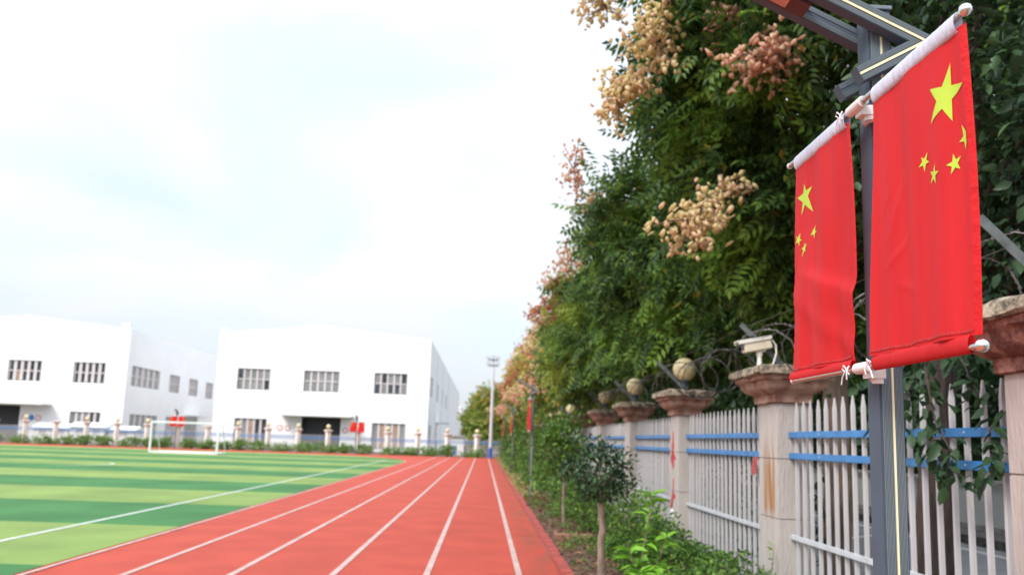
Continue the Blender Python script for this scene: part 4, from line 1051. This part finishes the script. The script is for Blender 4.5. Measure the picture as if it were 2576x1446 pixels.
# ------------------------------------------------------------------ goal and floodlight mast
gx0, gx1, gy, gh = -22.5, -18.0, 57.3, 2.0
t = thing('football_goal', ((gx0 + gx1) / 2, gy, 0), 'white football goal at the far end of the striped pitch', 'football goal')
for x in (gx0, gx1): MB().box(x - 0.06, x + 0.06, gy - 0.06, gy + 0.06, 0.01, gh - 0.002).build('goalpost', M['white'], t, bevel=0.02)
MB().box(gx0 - 0.06, gx1 + 0.06, gy - 0.06, gy + 0.06, gh, gh + 0.12).build('crossbar', M['white'], t, bevel=0.02)
mb = MB()
for x in (gx0, gx1):
    mb.tube([(x, gy + 0.06, gh), (x, gy + 0.9, gh - 0.02), (x, gy + 1.8, 0.08)], 0.035, 6); mb.tube([(x, gy + 0.12, 0.06), (x, gy + 1.8, 0.06)], 0.05, 6)
mb.tube([(gx0, gy + 1.8, 0.06), (gx1, gy + 1.8, 0.06)], 0.05, 6)
mb.build('back_frame', M['white'], t, smooth=True)
MB().box(gx0 + 0.095, gx1 - 0.095, gy - 0.06, gy + 0.06, 0.012, 0.10).build('ground_bar', M['white'], t)

mxx, my = 0.63, 72.25
t = thing('floodlight_mast', (mxx, my, 0), 'tall slim floodlight mast with blue base at the far end of the track', 'floodlight mast')
MB().tube([(mxx, my, 0.9), (mxx, my, 8.2)], [0.14, 0.11], 12).build('pole', M['mast'], t, smooth=True)
MB().tube([(mxx, my, 0.0), (mxx, my, 0.90)], 0.165, 12).build('base', M['mastblue'], t, smooth=True)
mb = MB(); mb.box(mxx - 0.45, mxx + 0.45, my - 0.04, my + 0.04, 8.45, 8.53); mb.box(mxx - 0.45, mxx + 0.45, my - 0.04, my + 0.04, 7.95, 8.03); mb.box(mxx - 0.04, mxx + 0.04, my - 0.03, my + 0.03, 8.0, 8.9)
mb.build('crossarm', M['flood'], t)
for z in (8.55, 8.05):
    for k, x in enumerate((mxx - 0.42, mxx, mxx + 0.40)):
        f = MB().box(x - 0.16, x + 0.16, my - 0.22, my - 0.05, z, z + 0.26).build('floodlight', M['flood'], t, bevel=0.02)
        MB().box(x - 0.14, x + 0.14, my - 0.226, my - 0.221, z + 0.02, z + 0.24).build('glass', M['floodglass'], f)

# ------------------------------------------------------------------ far fence
FY = 73.4
fx = [-0.57 - 2.60 * k for k in range(19)]
pm_ = None; far_p = None
GRP = 'small stone pillars of the far fence'
def far_pillar(x, lab):
    global far_p
    if far_p is None:
        t = thing('fence_pillar', (x, FY, 0), lab, 'pillar', GRP)
        MB().box(-0.17, 0.17, -0.17, 0.17, 0, 1.72).build('shaft', M['pillar_far'], t, local=True, bevel=0.01)
        MB().lathe((0, 0, 1.72), [(0.26, 0), (0.28, 0.05), (0.38, 0.17), (0.40, 0.24), (0.2, 0.29)], 4).build('cap', M['cap_far'], t, local=True)
        t.children[1].rotation_euler = (0, 0, math.pi / 4)
        far_p = t; return t
    t = copy_tree(far_p); t.location = (x, FY, 0); t['label'] = lab
    return t
fp_mesh = None; far_panel = None
for k, x in enumerate(fx):
    far_pillar(x, 'far fence pillar, %s to the left of the floodlight mast' % ORD[k] if k < 19 else '')
    lab = 'far cream globe lamp on the %s pillar left of the floodlight mast' % ORD[k]
    if k not in (9, 14, 16, 17):
        t = thing('globe_lamp', (x, FY, 2.27), lab, 'globe lamp', 'cream globe lamps on the far fence')
        o = link_mesh('globe', gd[0], t, scale=(1.0, 1.0, 1.0)); MB().lathe((x, FY, 2.0), [(0.07, 0), (0.05, 0.05), (0.05, 0.12)], 8).build('neck', M['post'], t)
for k in range(-1, 19):
    xr = fx[k] - 0.22 if k >= 0 else 3.1
    xl = fx[k + 1] + 0.22 if k + 1 < len(fx) else fx[k] - 2.6
    if k == -1: xl = fx[0] + 0.22
    xc = (xl + xr) / 2; hw = (xr - xl) / 2
    t = thing('fence_panel', (xc, FY, 0), ('far picket panel right of the first far pillar, behind the floodlight mast' if k == -1 else 'far picket panel left of the %s far pillar from the floodlight mast' % ORD[k]), 'fence panel', 'picket panels of the far fence')
    mb = MB(); nn = max(8, int(hw * 2 / 0.14))
    for i in range(nn):
        x = xl + (i + 0.5) * 2 * hw / nn
        mb.box(x - 0.02, x + 0.02, FY - 0.02, FY + 0.02, 0.06, 1.50); mb.add([(x - 0.02, FY, 1.5), (x + 0.02, FY, 1.5), (x, FY, 1.58)], [(0, 1, 2)])
    mb.build('picket', M['picket'], t)['kind'] = 'stuff'
    for z in (1.16, 1.32): MB().box(xl, xr, FY - 0.05, FY - 0.022, z, z + 0.06).build('blue_rail', M['blue'], t)
    MB().box(xl, xr, FY - 0.05, FY - 0.022, 0.45, 0.50).build('white_rail', M['wrail'], t)

# ------------------------------------------------------------------ vegetation
def branchy(mb, p0, p1, r0, r1, seed, wob=0.12, n=6):
    g = random.Random(seed); p0, p1 = Vector(p0), Vector(p1); pts = []; rad = []
    for i in range(n + 1):
        u = i / n; p = p0.lerp(p1, u)
        if 0 < i < n: p += Vector((g.uniform(-1, 1), g.uniform(-1, 1), g.uniform(-0.4, 0.4))) * wob
        pts.append(p); rad.append(r0 + (r1 - r0) * u)
    mb.tube(pts, rad, 8)
    return pts

def fruit_cluster(parent, c, r, n, m, seed, cap=0.045):
    """loose panicle of papery capsules"""
    g = np.random.default_rng(seed)
    d = g.normal(size=(n, 3)); d /= np.linalg.norm(d, axis=1)[:, None]
    arms = g.normal(size=(10, 3)); arms /= np.linalg.norm(arms, axis=1)[:, None]
    ai = g.integers(0, 10, n); along = g.random(n) ** 0.6
    P = np.array(c) + (arms[ai] * along[:, None] * 0.95 + g.normal(size=(n, 3)) * 0.20) * np.array(r)
    V0 = np.array([(0, 0, -0.62), (0.5, 0, -0.1), (-0.25, 0.43, -0.1), (-0.25, -0.43, -0.1), (0.36, 0, 0.36), (-0.18, 0.31, 0.36), (-0.18, -0.31, 0.36), (0, 0, 0.52)])
    F0 = np.array([(0, 2, 1), (0, 3, 2), (0, 1, 3), (1, 2, 5), (1, 5, 4), (2, 3, 6), (2, 6, 5), (3, 1, 4), (3, 4, 6), (4, 5, 7), (5, 6, 7), (6, 4, 7)])
    a = g.random(n) * 6.28; ca, sa = np.cos(a), np.sin(a); z = np.zeros(n); o = np.ones(n)
    Rm = np.stack([np.stack([ca, -sa, z], 1), np.stack([sa, ca, z], 1), np.stack([z, z, o], 1)], 1)
    tl = g.normal(size=(n, 3)) * 0.3; tl *= 1.6; Rm[:, 0, 2] += tl[:, 0]; Rm[:, 1, 2] += tl[:, 1]
    W = np.einsum('nij,nvj->nvi', Rm, V0[None] * (1 + 0.13 * g.normal(size=(n, 8, 1))) * g.uniform(0.93, 1.08, size=(n, 1, 3))) * (cap * g.uniform(0.6, 1.25, n))[:, None, None] + P[:, None, :]
    F = (F0[None] + (np.arange(n) * 8)[:, None, None]).reshape(-1, 3)
    o_ = np_mesh('fruit_cluster', W.reshape(-1, 3), F, m, parent, kind='stuff')
    mb = MB(); cc = Vector(c)
    for k in range(10):
        mb.tube([cc, cc + Vector(arms[k] * np.array(r) * 0.55) + Vector((0, 0, 0.03)), cc + Vector(arms[k] * np.array(r) * 0.95)], [0.014, 0.010, 0.006], 4, cap=False)
    mb.build('fruit_stalk', M['bark'], o_)

def rain_tree(x, y, zc, r, label, seed, sprays, per, leaf, far=False, lm=None, fruits=(), trunk_r=0.13, spread=0.30):
    t = thing('golden_rain_tree', (x, y, 0), label, 'tree', 'trees along the fence')
    g = random.Random(seed)
    keep = lambda P: ~((P[:, 2] < 3.22 + 0.2 * np.sin(P[:, 1] * 3)) & (P[:, 0] < 3.78) & (P[:, 1] < 72)) & (P[:, 2] > 1.2)
    P, D, sc, gg = crown_points((x, y, zc), r, sprays, per, spread, seed, keep=keep)
    V, F = scatter(T_PIN_FAR if far else T_PIN, P, D, leaf * gg.uniform(0.7, 1.2, len(P)))
    np_mesh('crown', V, F, lm or M['leaf_gold'], t, kind='stuff')
    mb = MB(); top = (x + g.uniform(-0.3, 0.1), y, zc + r[2] * 0.35)
    branchy(mb, (x, y, 0), (x, y, 2.4), trunk_r * 1.25, trunk_r, seed, 0.04)
    mb.build('trunk', M['bark'], t, smooth=True)
    mb = MB(); pts = branchy(mb, (x, y, 2.35), top, trunk_r, 0.03, seed + 1, 0.12)
    idx = list(range(len(sc))); g.shuffle(idx)
    for i in idx[:14 if not far else 8]:
        b0 = pts[g.randint(1, 4)]; branchy(mb, b0, sc[i], 0.045, 0.010, seed + i, 0.12, 5)
    mb.build('branch', M['bark'], t, smooth=True)
    for k, (c, rr, n, m) in enumerate(fruits): fruit_cluster(t, c, rr, n, M[m], seed * 7 + k, cap=0.066 if not far else 0.11)
    return t

rain_tree(4.40, 10.3, 6.3, (2.95, 2.9, 4.0), 'large nearest rain tree with tan and pink fruit sprays over the fence', 21, 235, 38, 0.45,
          fruits=[((1.80, 8.85, 6.16), (0.36, 0.34, 0.50), 330, 'fruit'), ((1.45, 9.25, 5.70), (0.40, 0.34, 0.42), 330, 'fruit'), ((1.40, 10.0, 7.2), (0.4, 0.4, 0.35), 120, 'fruit'),
                  ((2.75, 7.75, 5.50), (0.44, 0.4, 0.36), 300, 'fruit_pink'), ((2.45, 8.6, 6.2), (0.3, 0.4, 0.3), 90, 'fruit_pink')], trunk_r=0.16)
rain_tree(4.5, 15.2, 5.0, (2.65, 2.7, 2.9), 'rain tree behind the cream globe lamps with one hanging tan fruit spray', 22, 180, 36, 0.45,
          fruits=[((2.22, 8.9, 4.10), (0.46, 0.4, 0.42), 300, 'fruit'), ((2.72, 8.9, 4.45), (0.25, 0.3, 0.2), 60, 'fruit'), ((1.42, 14.0, 6.35), (0.35, 0.4, 0.55), 130, 'fruit_pink'), ((1.9, 15.0, 6.0), (0.35, 0.4, 0.3), 70, 'fruit_pink')])
rain_tree(4.4, 20.0, 5.1, (2.6, 2.8, 3.0), 'green rain tree, third along the fence from the flags', 23, 150, 36, 0.46, fruits=[((1.9, 19.5, 6.0), (0.5, 0.6, 0.4), 120, 'fruit_pink')])
rain_tree(4.6, 25.2, 4.8, (2.7, 2.9, 3.2), 'rain tree with red tinged fruit on its sky side, fourth along the fence', 24, 125, 32, 0.54, lm=M['leaf_gold_mid'],
          fruits=[((2.0, 24.2, 6.35), (0.5, 0.7, 0.5), 170, 'fruit_red'), ((2.0, 25.6, 5.4), (0.4, 0.6, 0.4), 120, 'fruit_red')])
rain_tree(4.9, 30.6, 4.8, (2.8, 3.1, 3.4), 'rain tree crowned with pink fruit, fifth along the fence', 25, 110, 34, 0.55, far=True, lm=M['leaf_gold_mid'],
          fruits=[((1.9, 28.8, 6.2), (0.6, 0.8, 0.6), 170, 'fruit_red'), ((2.6, 29, 7.2), (0.7, 0.8, 0.6), 150, 'fruit_pink')])
far_spec = [(5.1, 36.2, 26, 'sixth'), (5.2, 42.0, 27, 'seventh'), (4.9, 48.0, 28, 'eighth'), (4.6, 54.0, 29, 'ninth'), (4.5, 60.5, 30, 'tenth'), (4.6, 67.5, 31, 'eleventh')]
for x, y, sd_, od in far_spec:
    rain_tree(x, y, 4.6 + random.uniform(-0.3, 0.4), (3.1, 3.3, 3.3), 'autumn tinged rain tree, %s along the fence from the flags' % od, sd_, 100, 30, 0.62, far=True, lm=M['leaf_gold_far'],
              fruits=[((x - 3.0 + 0.35 * (k % 2) + 0.12 * k, y - 2.6 + 0.9 * k, 3.9 + 0.75 * k), (0.75, 0.9, 0.6), 190, ('fruit_pink', 'fruit', 'fruit_red')[k % 3]) for k in range(6)])
rain_tree(1.9, 78.0, 3.9, (2.9, 2.4, 3.2), 'yellowing tree behind the floodlight mast beyond the far fence', 41, 90, 30, 0.7, far=True, lm=M['leaf_gold_far'], fruits=[((0.9, 75.8, 4.2), (0.8, 0.6, 0.5), 150, 'fruit'), ((1.6, 75.6, 6.2), (0.9, 0.6, 0.6), 150, 'fruit_pink')])
rain_tree(0.4, 86.0, 3.6, (2.3, 2.4, 2.7), 'leftmost small tree at the end of the row, beside the gap of sky', 42, 80, 30, 0.7, far=True, lm=M['leaf_gold_far'], fruits=[((-0.6, 84.0, 3.6), (0.6, 0.6, 0.5), 80, 'fruit')])

# dark broad-leaved tree close to the fence, behind the flags
t = thing('broadleaf_tree', (3.95, 7.35, 0), 'dark broadleaf tree behind the near flags, trunk showing through the pickets', 'tree', 'trees along the fence')
kp = lambda P: ~((P[:, 2] < 2.45) & (P[:, 0] < 3.42) & ((P[:, 1] < 4.9) | (P[:, 1] > 6.7) | (P[:, 0] < 3.22))) & (P[:, 2] > 1.42)
P, D, sc, gg = crown_points((4.9, 5.4, 4.2), (1.95, 3.1, 2.9), 420, 64, 0.26, 51, inner=0.30, keep=kp)
V, F = scatter(T_OVAL, P, D, 0.105 * gg.uniform(0.7, 1.25, len(P))); np_mesh('crown', V, F, M['leaf_dark'], t, kind='stuff')
mb = MB(); branchy(mb, (3.95, 7.40, 0), (4.05, 7.2, 2.6), 0.17, 0.13, 61, 0.02, 8); branchy(mb, (3.90, 7.06, 0), (3.75, 6.7, 2.3), 0.12, 0.08, 62, 0.02, 8)
mb.build('trunk', M['bark_dark'], t, smooth=True)
mb = MB()
for i in range(0, 60, 3): branchy(mb, (4.05, 7.0, 2.5 + (i % 5) * 0.2), sc[i], 0.05, 0.012, 70 + i, 0.12, 5)
mb.build('branch', M['bark_dark'], t, smooth=True)
# bough hanging over the rails: its leaves can be told apart, each is a part
LEAF = None
def leaf_obj(parent, p, d, s_, mname, tm):
    global LEAF
    key = (mname, tm)
    if LEAF is None: LEAF = {}
    if key not in LEAF:
        V, F = {'oval': T_OVAL, 'long': T_LONG}[tm]
        me = bpy.data.meshes.new('leaf'); me.from_pydata(V.tolist(), [], F.tolist()); me.materials.append(M[mname]); me.shade_smooth(); LEAF[key] = me
    o = link_mesh('leaf', LEAF[key], parent)
    d = Vector(d).normalized(); up = (Vector((0, 0, 1)) + Vector((random.uniform(-1, 1), random.uniform(-1, 1), random.uniform(-1, 1))) * 0.5)
    Y_ = up.cross(d).normalized(); Z_ = d.cross(Y_)
    m_ = Matrix((d, Y_, Z_)).transposed().to_4x4(); m_.translation = Vector(p) - wloc(parent)
    o.matrix_local = m_ @ Matrix.Scale(s_, 4)
    return o
bough = MB()
twigs = [[(3.5, 6.3, 2.5), (3.25, 6.1, 2.2), (3.02, 5.95, 1.95), (2.98, 5.8, 1.75)], [(3.3, 6.1, 2.25), (3.05, 5.6, 2.05), (2.98, 5.4, 1.8), (2.99, 5.25, 1.62)], [(3.25, 6.1, 2.2), (3.0, 6.2, 1.9), (2.97, 6.15, 1.66)], [(3.05, 5.6, 1.75), (2.97, 5.35, 1.55), (2.98, 5.1, 1.46)], [(3.5, 5.9, 2.5), (3.2, 5.5, 2.3), (3.05, 5.15, 2.15), (3.03, 5.0, 1.95)], [(3.4, 5.0, 2.2), (3.06, 4.95, 1.75), (3.02, 4.88, 1.50)]]
for tw in twigs:
    bough.tube(tw, [0.010, 0.008, 0.006, 0.004][:len(tw)], 5)
bough.build('bough', M['bark_dark'], t, smooth=True)
for tw in twigs:
    for _ in range(46):
        k = random.randint(0, len(tw) - 2); u = random.random(); p = Vector(tw[k]).lerp(Vector(tw[k + 1]), u) + Vector((random.uniform(-0.07, 0.07), random.uniform(-0.10, 0.10), random.uniform(-0.10, 0.04)))
        leaf_obj(t, p, (random.uniform(-0.8, 0.4), random.uniform(-0.8, 0.8), random.uniform(-1.1, -0.1)), random.uniform(0.08, 0.135), 'leaf_dark', 'oval')

# far wood behind the street wall: one mass
wd = thing_wood = None
Pw = rng.random((42000, 3)) * np.array([4.5, 88, 6.4]) + np.array([10.6, 6, 0.15]); Pw[:, 2] = Pw[:, 2] * (0.8 + 0.2 * np.sin(Pw[:, 1] * 0.9))
Dw = rng.normal(size=Pw.shape) + np.array([-0.3, -0.3, -0.2])
V, F = scatter(tmpl_rhomb(0.62), Pw, Dw, rng.uniform(0.3, 0.65, len(Pw)))
o = np_mesh('woodland', V, F, M['leaf_dark'], kind='stuff'); tag(o, 'dark mass of greenery behind the low wall across the street', 'woodland')
# ivy in the gaps behind the first panels
Pi = np.stack([rng.uniform(3.42, 3.75, 3800), rng.uniform(8.9, 21.0, 3800), 0.15 + 2.35 * rng.random(3800) ** 0.8], 1)
V, F = scatter(T_OVAL, Pi, rng.normal(size=Pi.shape) + np.array([-0.6, -0.3, -0.3]), rng.uniform(0.07, 0.13, len(Pi)))
o = np_mesh('ivy', V, F, M['leaf_dark'], kind='stuff'); tag(o, 'dark ivy growing up behind the picket panels', 'ivy')

# topiary tree by the kerb and saplings of the bed
def sapling(x, y, ht, r, label, seed, n, leaf, m, tr=0.035, bark='bark_pale', lean=(0, 0), zlow=None):
    t = thing('young_tree', (x, y, 0.05), label, 'young tree', 'young trees in the bed by the kerb')
    zc = ht - r[2]
    P, D, sc, gg = crown_points((x + lean[0], y + lean[1], zc), r, max(10, n // 26), 26, min(r) * 0.24, seed, inner=0.3, droop=-0.05)
    V, F = scatter(T_OVAL, P, D, leaf * gg.uniform(0.7, 1.25, len(P))); np_mesh('crown', V, F, M[m], t, kind='stuff')
    mb = MB(); branchy(mb, (x, y, 0.0), (x + lean[0], y + lean[1], zc - r[2] * 0.5), tr * 1.1, tr * 0.8, seed, 0.015, 7); mb.build('trunk', M[bark], t, smooth=True)
    mb = MB()
    for i in range(min(12, len(sc))): branchy(mb, (x + lean[0], y + lean[1], zc - r[2] * 0.55), sc[i], tr * 0.5, tr * 0.15, seed + i, 0.03, 4)
    mb.build('branch', M[bark], t, smooth=True)
sapling(1.41, 9.75, 1.62, (0.42, 0.42, 0.36), 'small clipped tree with dark round head and bare pale trunk near the kerb', 301, 1900, 0.055, 'leaf_topiary', 0.042, lean=(-0.02, 0.0))
sapling(1.50, 15.3, 2.10, (0.46, 0.5, 0.60), 'slim sapling with airy dark crown behind the clipped tree', 302, 2300, 0.075, 'leaf_shrub', 0.032)
yy = 25.5; k = 0
while yy < 70:
    sapling(1.95 + random.uniform(-0.12, 0.2), yy, 2.2 + random.uniform(-0.15, 0.35), (0.62, 0.85, 0.85), 'bushy young tree beside the track, %s past the airy sapling' % ORD[k], 310 + k, 1100 if yy < 40 else 800, 0.11 if yy < 40 else 0.16, 'leaf_shrub', 0.035)
    yy += 4.4; k += 1
def shrub(x, y, h_, r, label, seed, n, leaf, m='leaf_shrub', group='shrubs at the foot of the fence'):
    t = thing('shrub', (x, y, 0.04), label, 'shrub', group)
    P, D, sc, gg = crown_points((x, y, h_ * 0.48), (r, r * 1.1, h_ * 0.52), max(8, n // 22), 22, r * 0.22, seed, inner=0.35, droop=0.1)
    P[:, 2] = np.maximum(P[:, 2], 0.06); V, F = scatter(T_OVAL, P, D, leaf * gg.uniform(0.7, 1.25, len(P))); np_mesh('foliage', V, F, M[m], t, kind='stuff')
    mb = MB()
    for i in range(5): branchy(mb, (x + 0.05 * math.cos(i * 2.0), y + 0.05 * math.sin(i * 2.0), 0.0), sc[i], 0.014, 0.005, seed + i, 0.03, 4)
    mb.build('stem', M['bark'], t, smooth=True)
shs = [(2.15, 11.6, 0.95, 0.55, 'dark shrub filling the bed behind the clipped tree'), (2.35, 13.4, 1.05, 0.6, 'shrub at the foot of the red marked pillar'), (1.95, 14.9, 0.9, 0.5, 'low shrub near the airy sapling'), (2.4, 16.2, 1.1, 0.6, 'rounded shrub against the fence beyond the red marked pillar'), (1.9, 17.4, 0.95, 0.5, 'low shrub between the airy sapling and the second lamp post')]
for k, (x, y, h_, r, lab) in enumerate(shs): shrub(x, y, h_, r, lab, 400 + k, 1300, 0.06)
for k in range(18):
    shrub(1.95 + random.uniform(-0.2, 0.2), 19.3 + 2.7 * k, 1.0 + random.uniform(-0.2, 0.3), 0.75, 'far shrub in the bed, %s beyond the second lamp post' % ORD[k], 420 + k, 500, 0.12)
# bright young plant with separate leaves
t = thing('young_plant', (1.62, 8.35, 0.05), 'bright lime green leafy plant standing in front of the fence', 'plant')
st = [[(1.62, 8.35, 0.05), (1.60, 8.33, 0.5), (1.66, 8.3, 0.9), (1.69, 8.3, 1.16)], [(1.62, 8.35, 0.05), (1.52, 8.25, 0.4), (1.42, 8.15, 0.66)], [(1.62, 8.35, 0.05), (1.74, 8.35, 0.4), (1.84, 8.3, 0.72)], [(1.60, 8.35, 0.05), (1.56, 8.1, 0.25), (1.50, 7.95, 0.42)], [(1.62, 8.35, 0.05), (1.70, 8.15, 0.3), (1.78, 8.0, 0.45)]]
mb = MB()
for s_ in st: mb.tube(s_, [0.010, 0.008, 0.005, 0.003][:len(s_)], 5)
mb.build('stem', M['bark_pale'], t, smooth=True)
for s_ in st:
    for k in range(52 if s_[-1][2] > 1 else 36):
        i = random.randint(0, len(s_) - 2); p = Vector(s_[i]).lerp(Vector(s_[i + 1]), random.random())
        if p.z < 0.15: p.z += 0.2
        a = random.uniform(0, 6.28); leaf_obj(t, p, (math.cos(a), math.sin(a), random.uniform(-0.1, 0.7)), random.uniform(0.12, 0.21), 'leaf_bright', 'long')
# weed at the foot of the rust stained pillar
t = thing('weed', (2.93, 8.45, 0.05), 'small green weed climbing the foot of the rust stained pillar', 'weed')
mb = MB(); mb.tube([(2.93, 8.45, 0.03), (2.92, 8.43, 0.35), (2.95, 8.42, 0.66)], [0.006, 0.005, 0.003], 5); mb.build('stem', M['bark_pale'], t)
for k in range(26):
    z = random.uniform(0.1, 0.67); a = random.uniform(0, 6.28); leaf_obj(t, (2.93, 8.43, z), (math.cos(a) * 0.8 - 0.3, math.sin(a), random.uniform(-0.1, 0.6)), random.uniform(0.035, 0.07), 'leaf_bright' if z > 0.5 else 'leaf_shrub', 'oval')
# ground cover, leaf litter, dry grass edge
n = 11000
Pg = np.stack([rng.uniform(1.75, 2.98, n), rng.uniform(6.0, 13.5, n), np.zeros(n)], 1)
hgt = 0.27 + 0.12 * np.sin(Pg[:, 0] * 5 + Pg[:, 1] * 2) + 0.05 * np.sin(Pg[:, 1] * 7); hgt *= np.clip((Pg[:, 0] - 1.7) * 2.2, 0.2, 1)
Pg[:, 2] = 0.05 + hgt * rng.random(n) ** 0.35
V, F = scatter(T_OVAL, Pg, rng.normal(size=Pg.shape) * np.array([1, 1, 0.5]) + np.array([0, 0, 0.35]), rng.uniform(0.04, 0.075, n))
o = np_mesh('ground_cover', V, F, M['leaf_shrub'], kind='stuff'); tag(o, 'low green ground cover at the foot of the picket panels', 'ground cover')
n = 2600
cx_ = rng.integers(0, 60, n); wx = rng.uniform(1.2, 2.0, 60); wy = rng.uniform(8.5, 24, 60)
Pn = np.stack([wx[cx_] + rng.normal(size=n) * 0.09, wy[cx_] + rng.normal(size=n) * 0.12, 0.05 + 0.12 * rng.random(n)], 1); Pn[:, 0] = np.maximum(Pn[:, 0], 1.16)
V, F = scatter(T_OVAL, Pn, rng.normal(size=Pn.shape) * np.array([1, 1, 0.4]) + np.array([0, 0, 0.5]), rng.uniform(0.03, 0.06, n))
o = np_mesh('weeds', V, F, M['leaf_shrub'], kind='stuff'); tag(o, 'scattered low green weeds on the bare soil by the kerb', 'weeds')
n = 2400
Pl = np.stack([rng.uniform(1.14, 2.3, n), rng.uniform(6.5, 24, n), rng.uniform(0.075, 0.10, n)], 1)
V, F = scatter(T_LONG, Pl, rng.normal(size=Pl.shape) * np.array([1, 1, 0.18]), rng.uniform(0.04, 0.11, n))
o = np_mesh('leaf_litter', V, F, M['litter'], kind='stuff'); tag(o, 'brown fallen leaves scattered over the bare soil by the kerb', 'leaf litter')
n = 5000
Pd = np.stack([1.12 + 0.5 * rng.random(n) ** 1.5, rng.uniform(23.2, 70, n), np.full(n, 0.05)], 1)
V, F = scatter(T_LONG, Pd, rng.normal(size=Pd.shape) * np.array([0.6, 0.6, 0.2]) + np.array([0, 0, 0.9]), rng.uniform(0.08, 0.2, n))
o = np_mesh('dry_grass', V, F, M['grass'], kind='stuff'); tag(o, 'strip of dry yellow grass along the kerb beyond the second lamp post', 'grass')
# hedge bushes in front of the far fence
x = 0.0; k = 0
while x > -47.5:
    w_ = random.uniform(0.6, 1.0)
    h_ = random.uniform(0.62, 0.85) * (1.5 if k in (1,) else 1.0)
    lab = 'low hedge bush before the far fence, %s from the floodlight mast' % (ORD[k] if k < 20 else '%dth' % (k + 1) if (k + 1) % 10 not in (1, 2, 3) else '%d%s' % (k + 1, {1: 'st', 2: 'nd', 3: 'rd'}[(k + 1) % 10]))
    shrub(x - w_, 73.08, h_, w_ * 1.05, lab, 600 + k, 650, 0.17, 'leaf_hedge', 'hedge bushes before the far fence')
    x -= w_ * 2 + (0.1 if random.random() < 0.7 else 0.7); k += 1
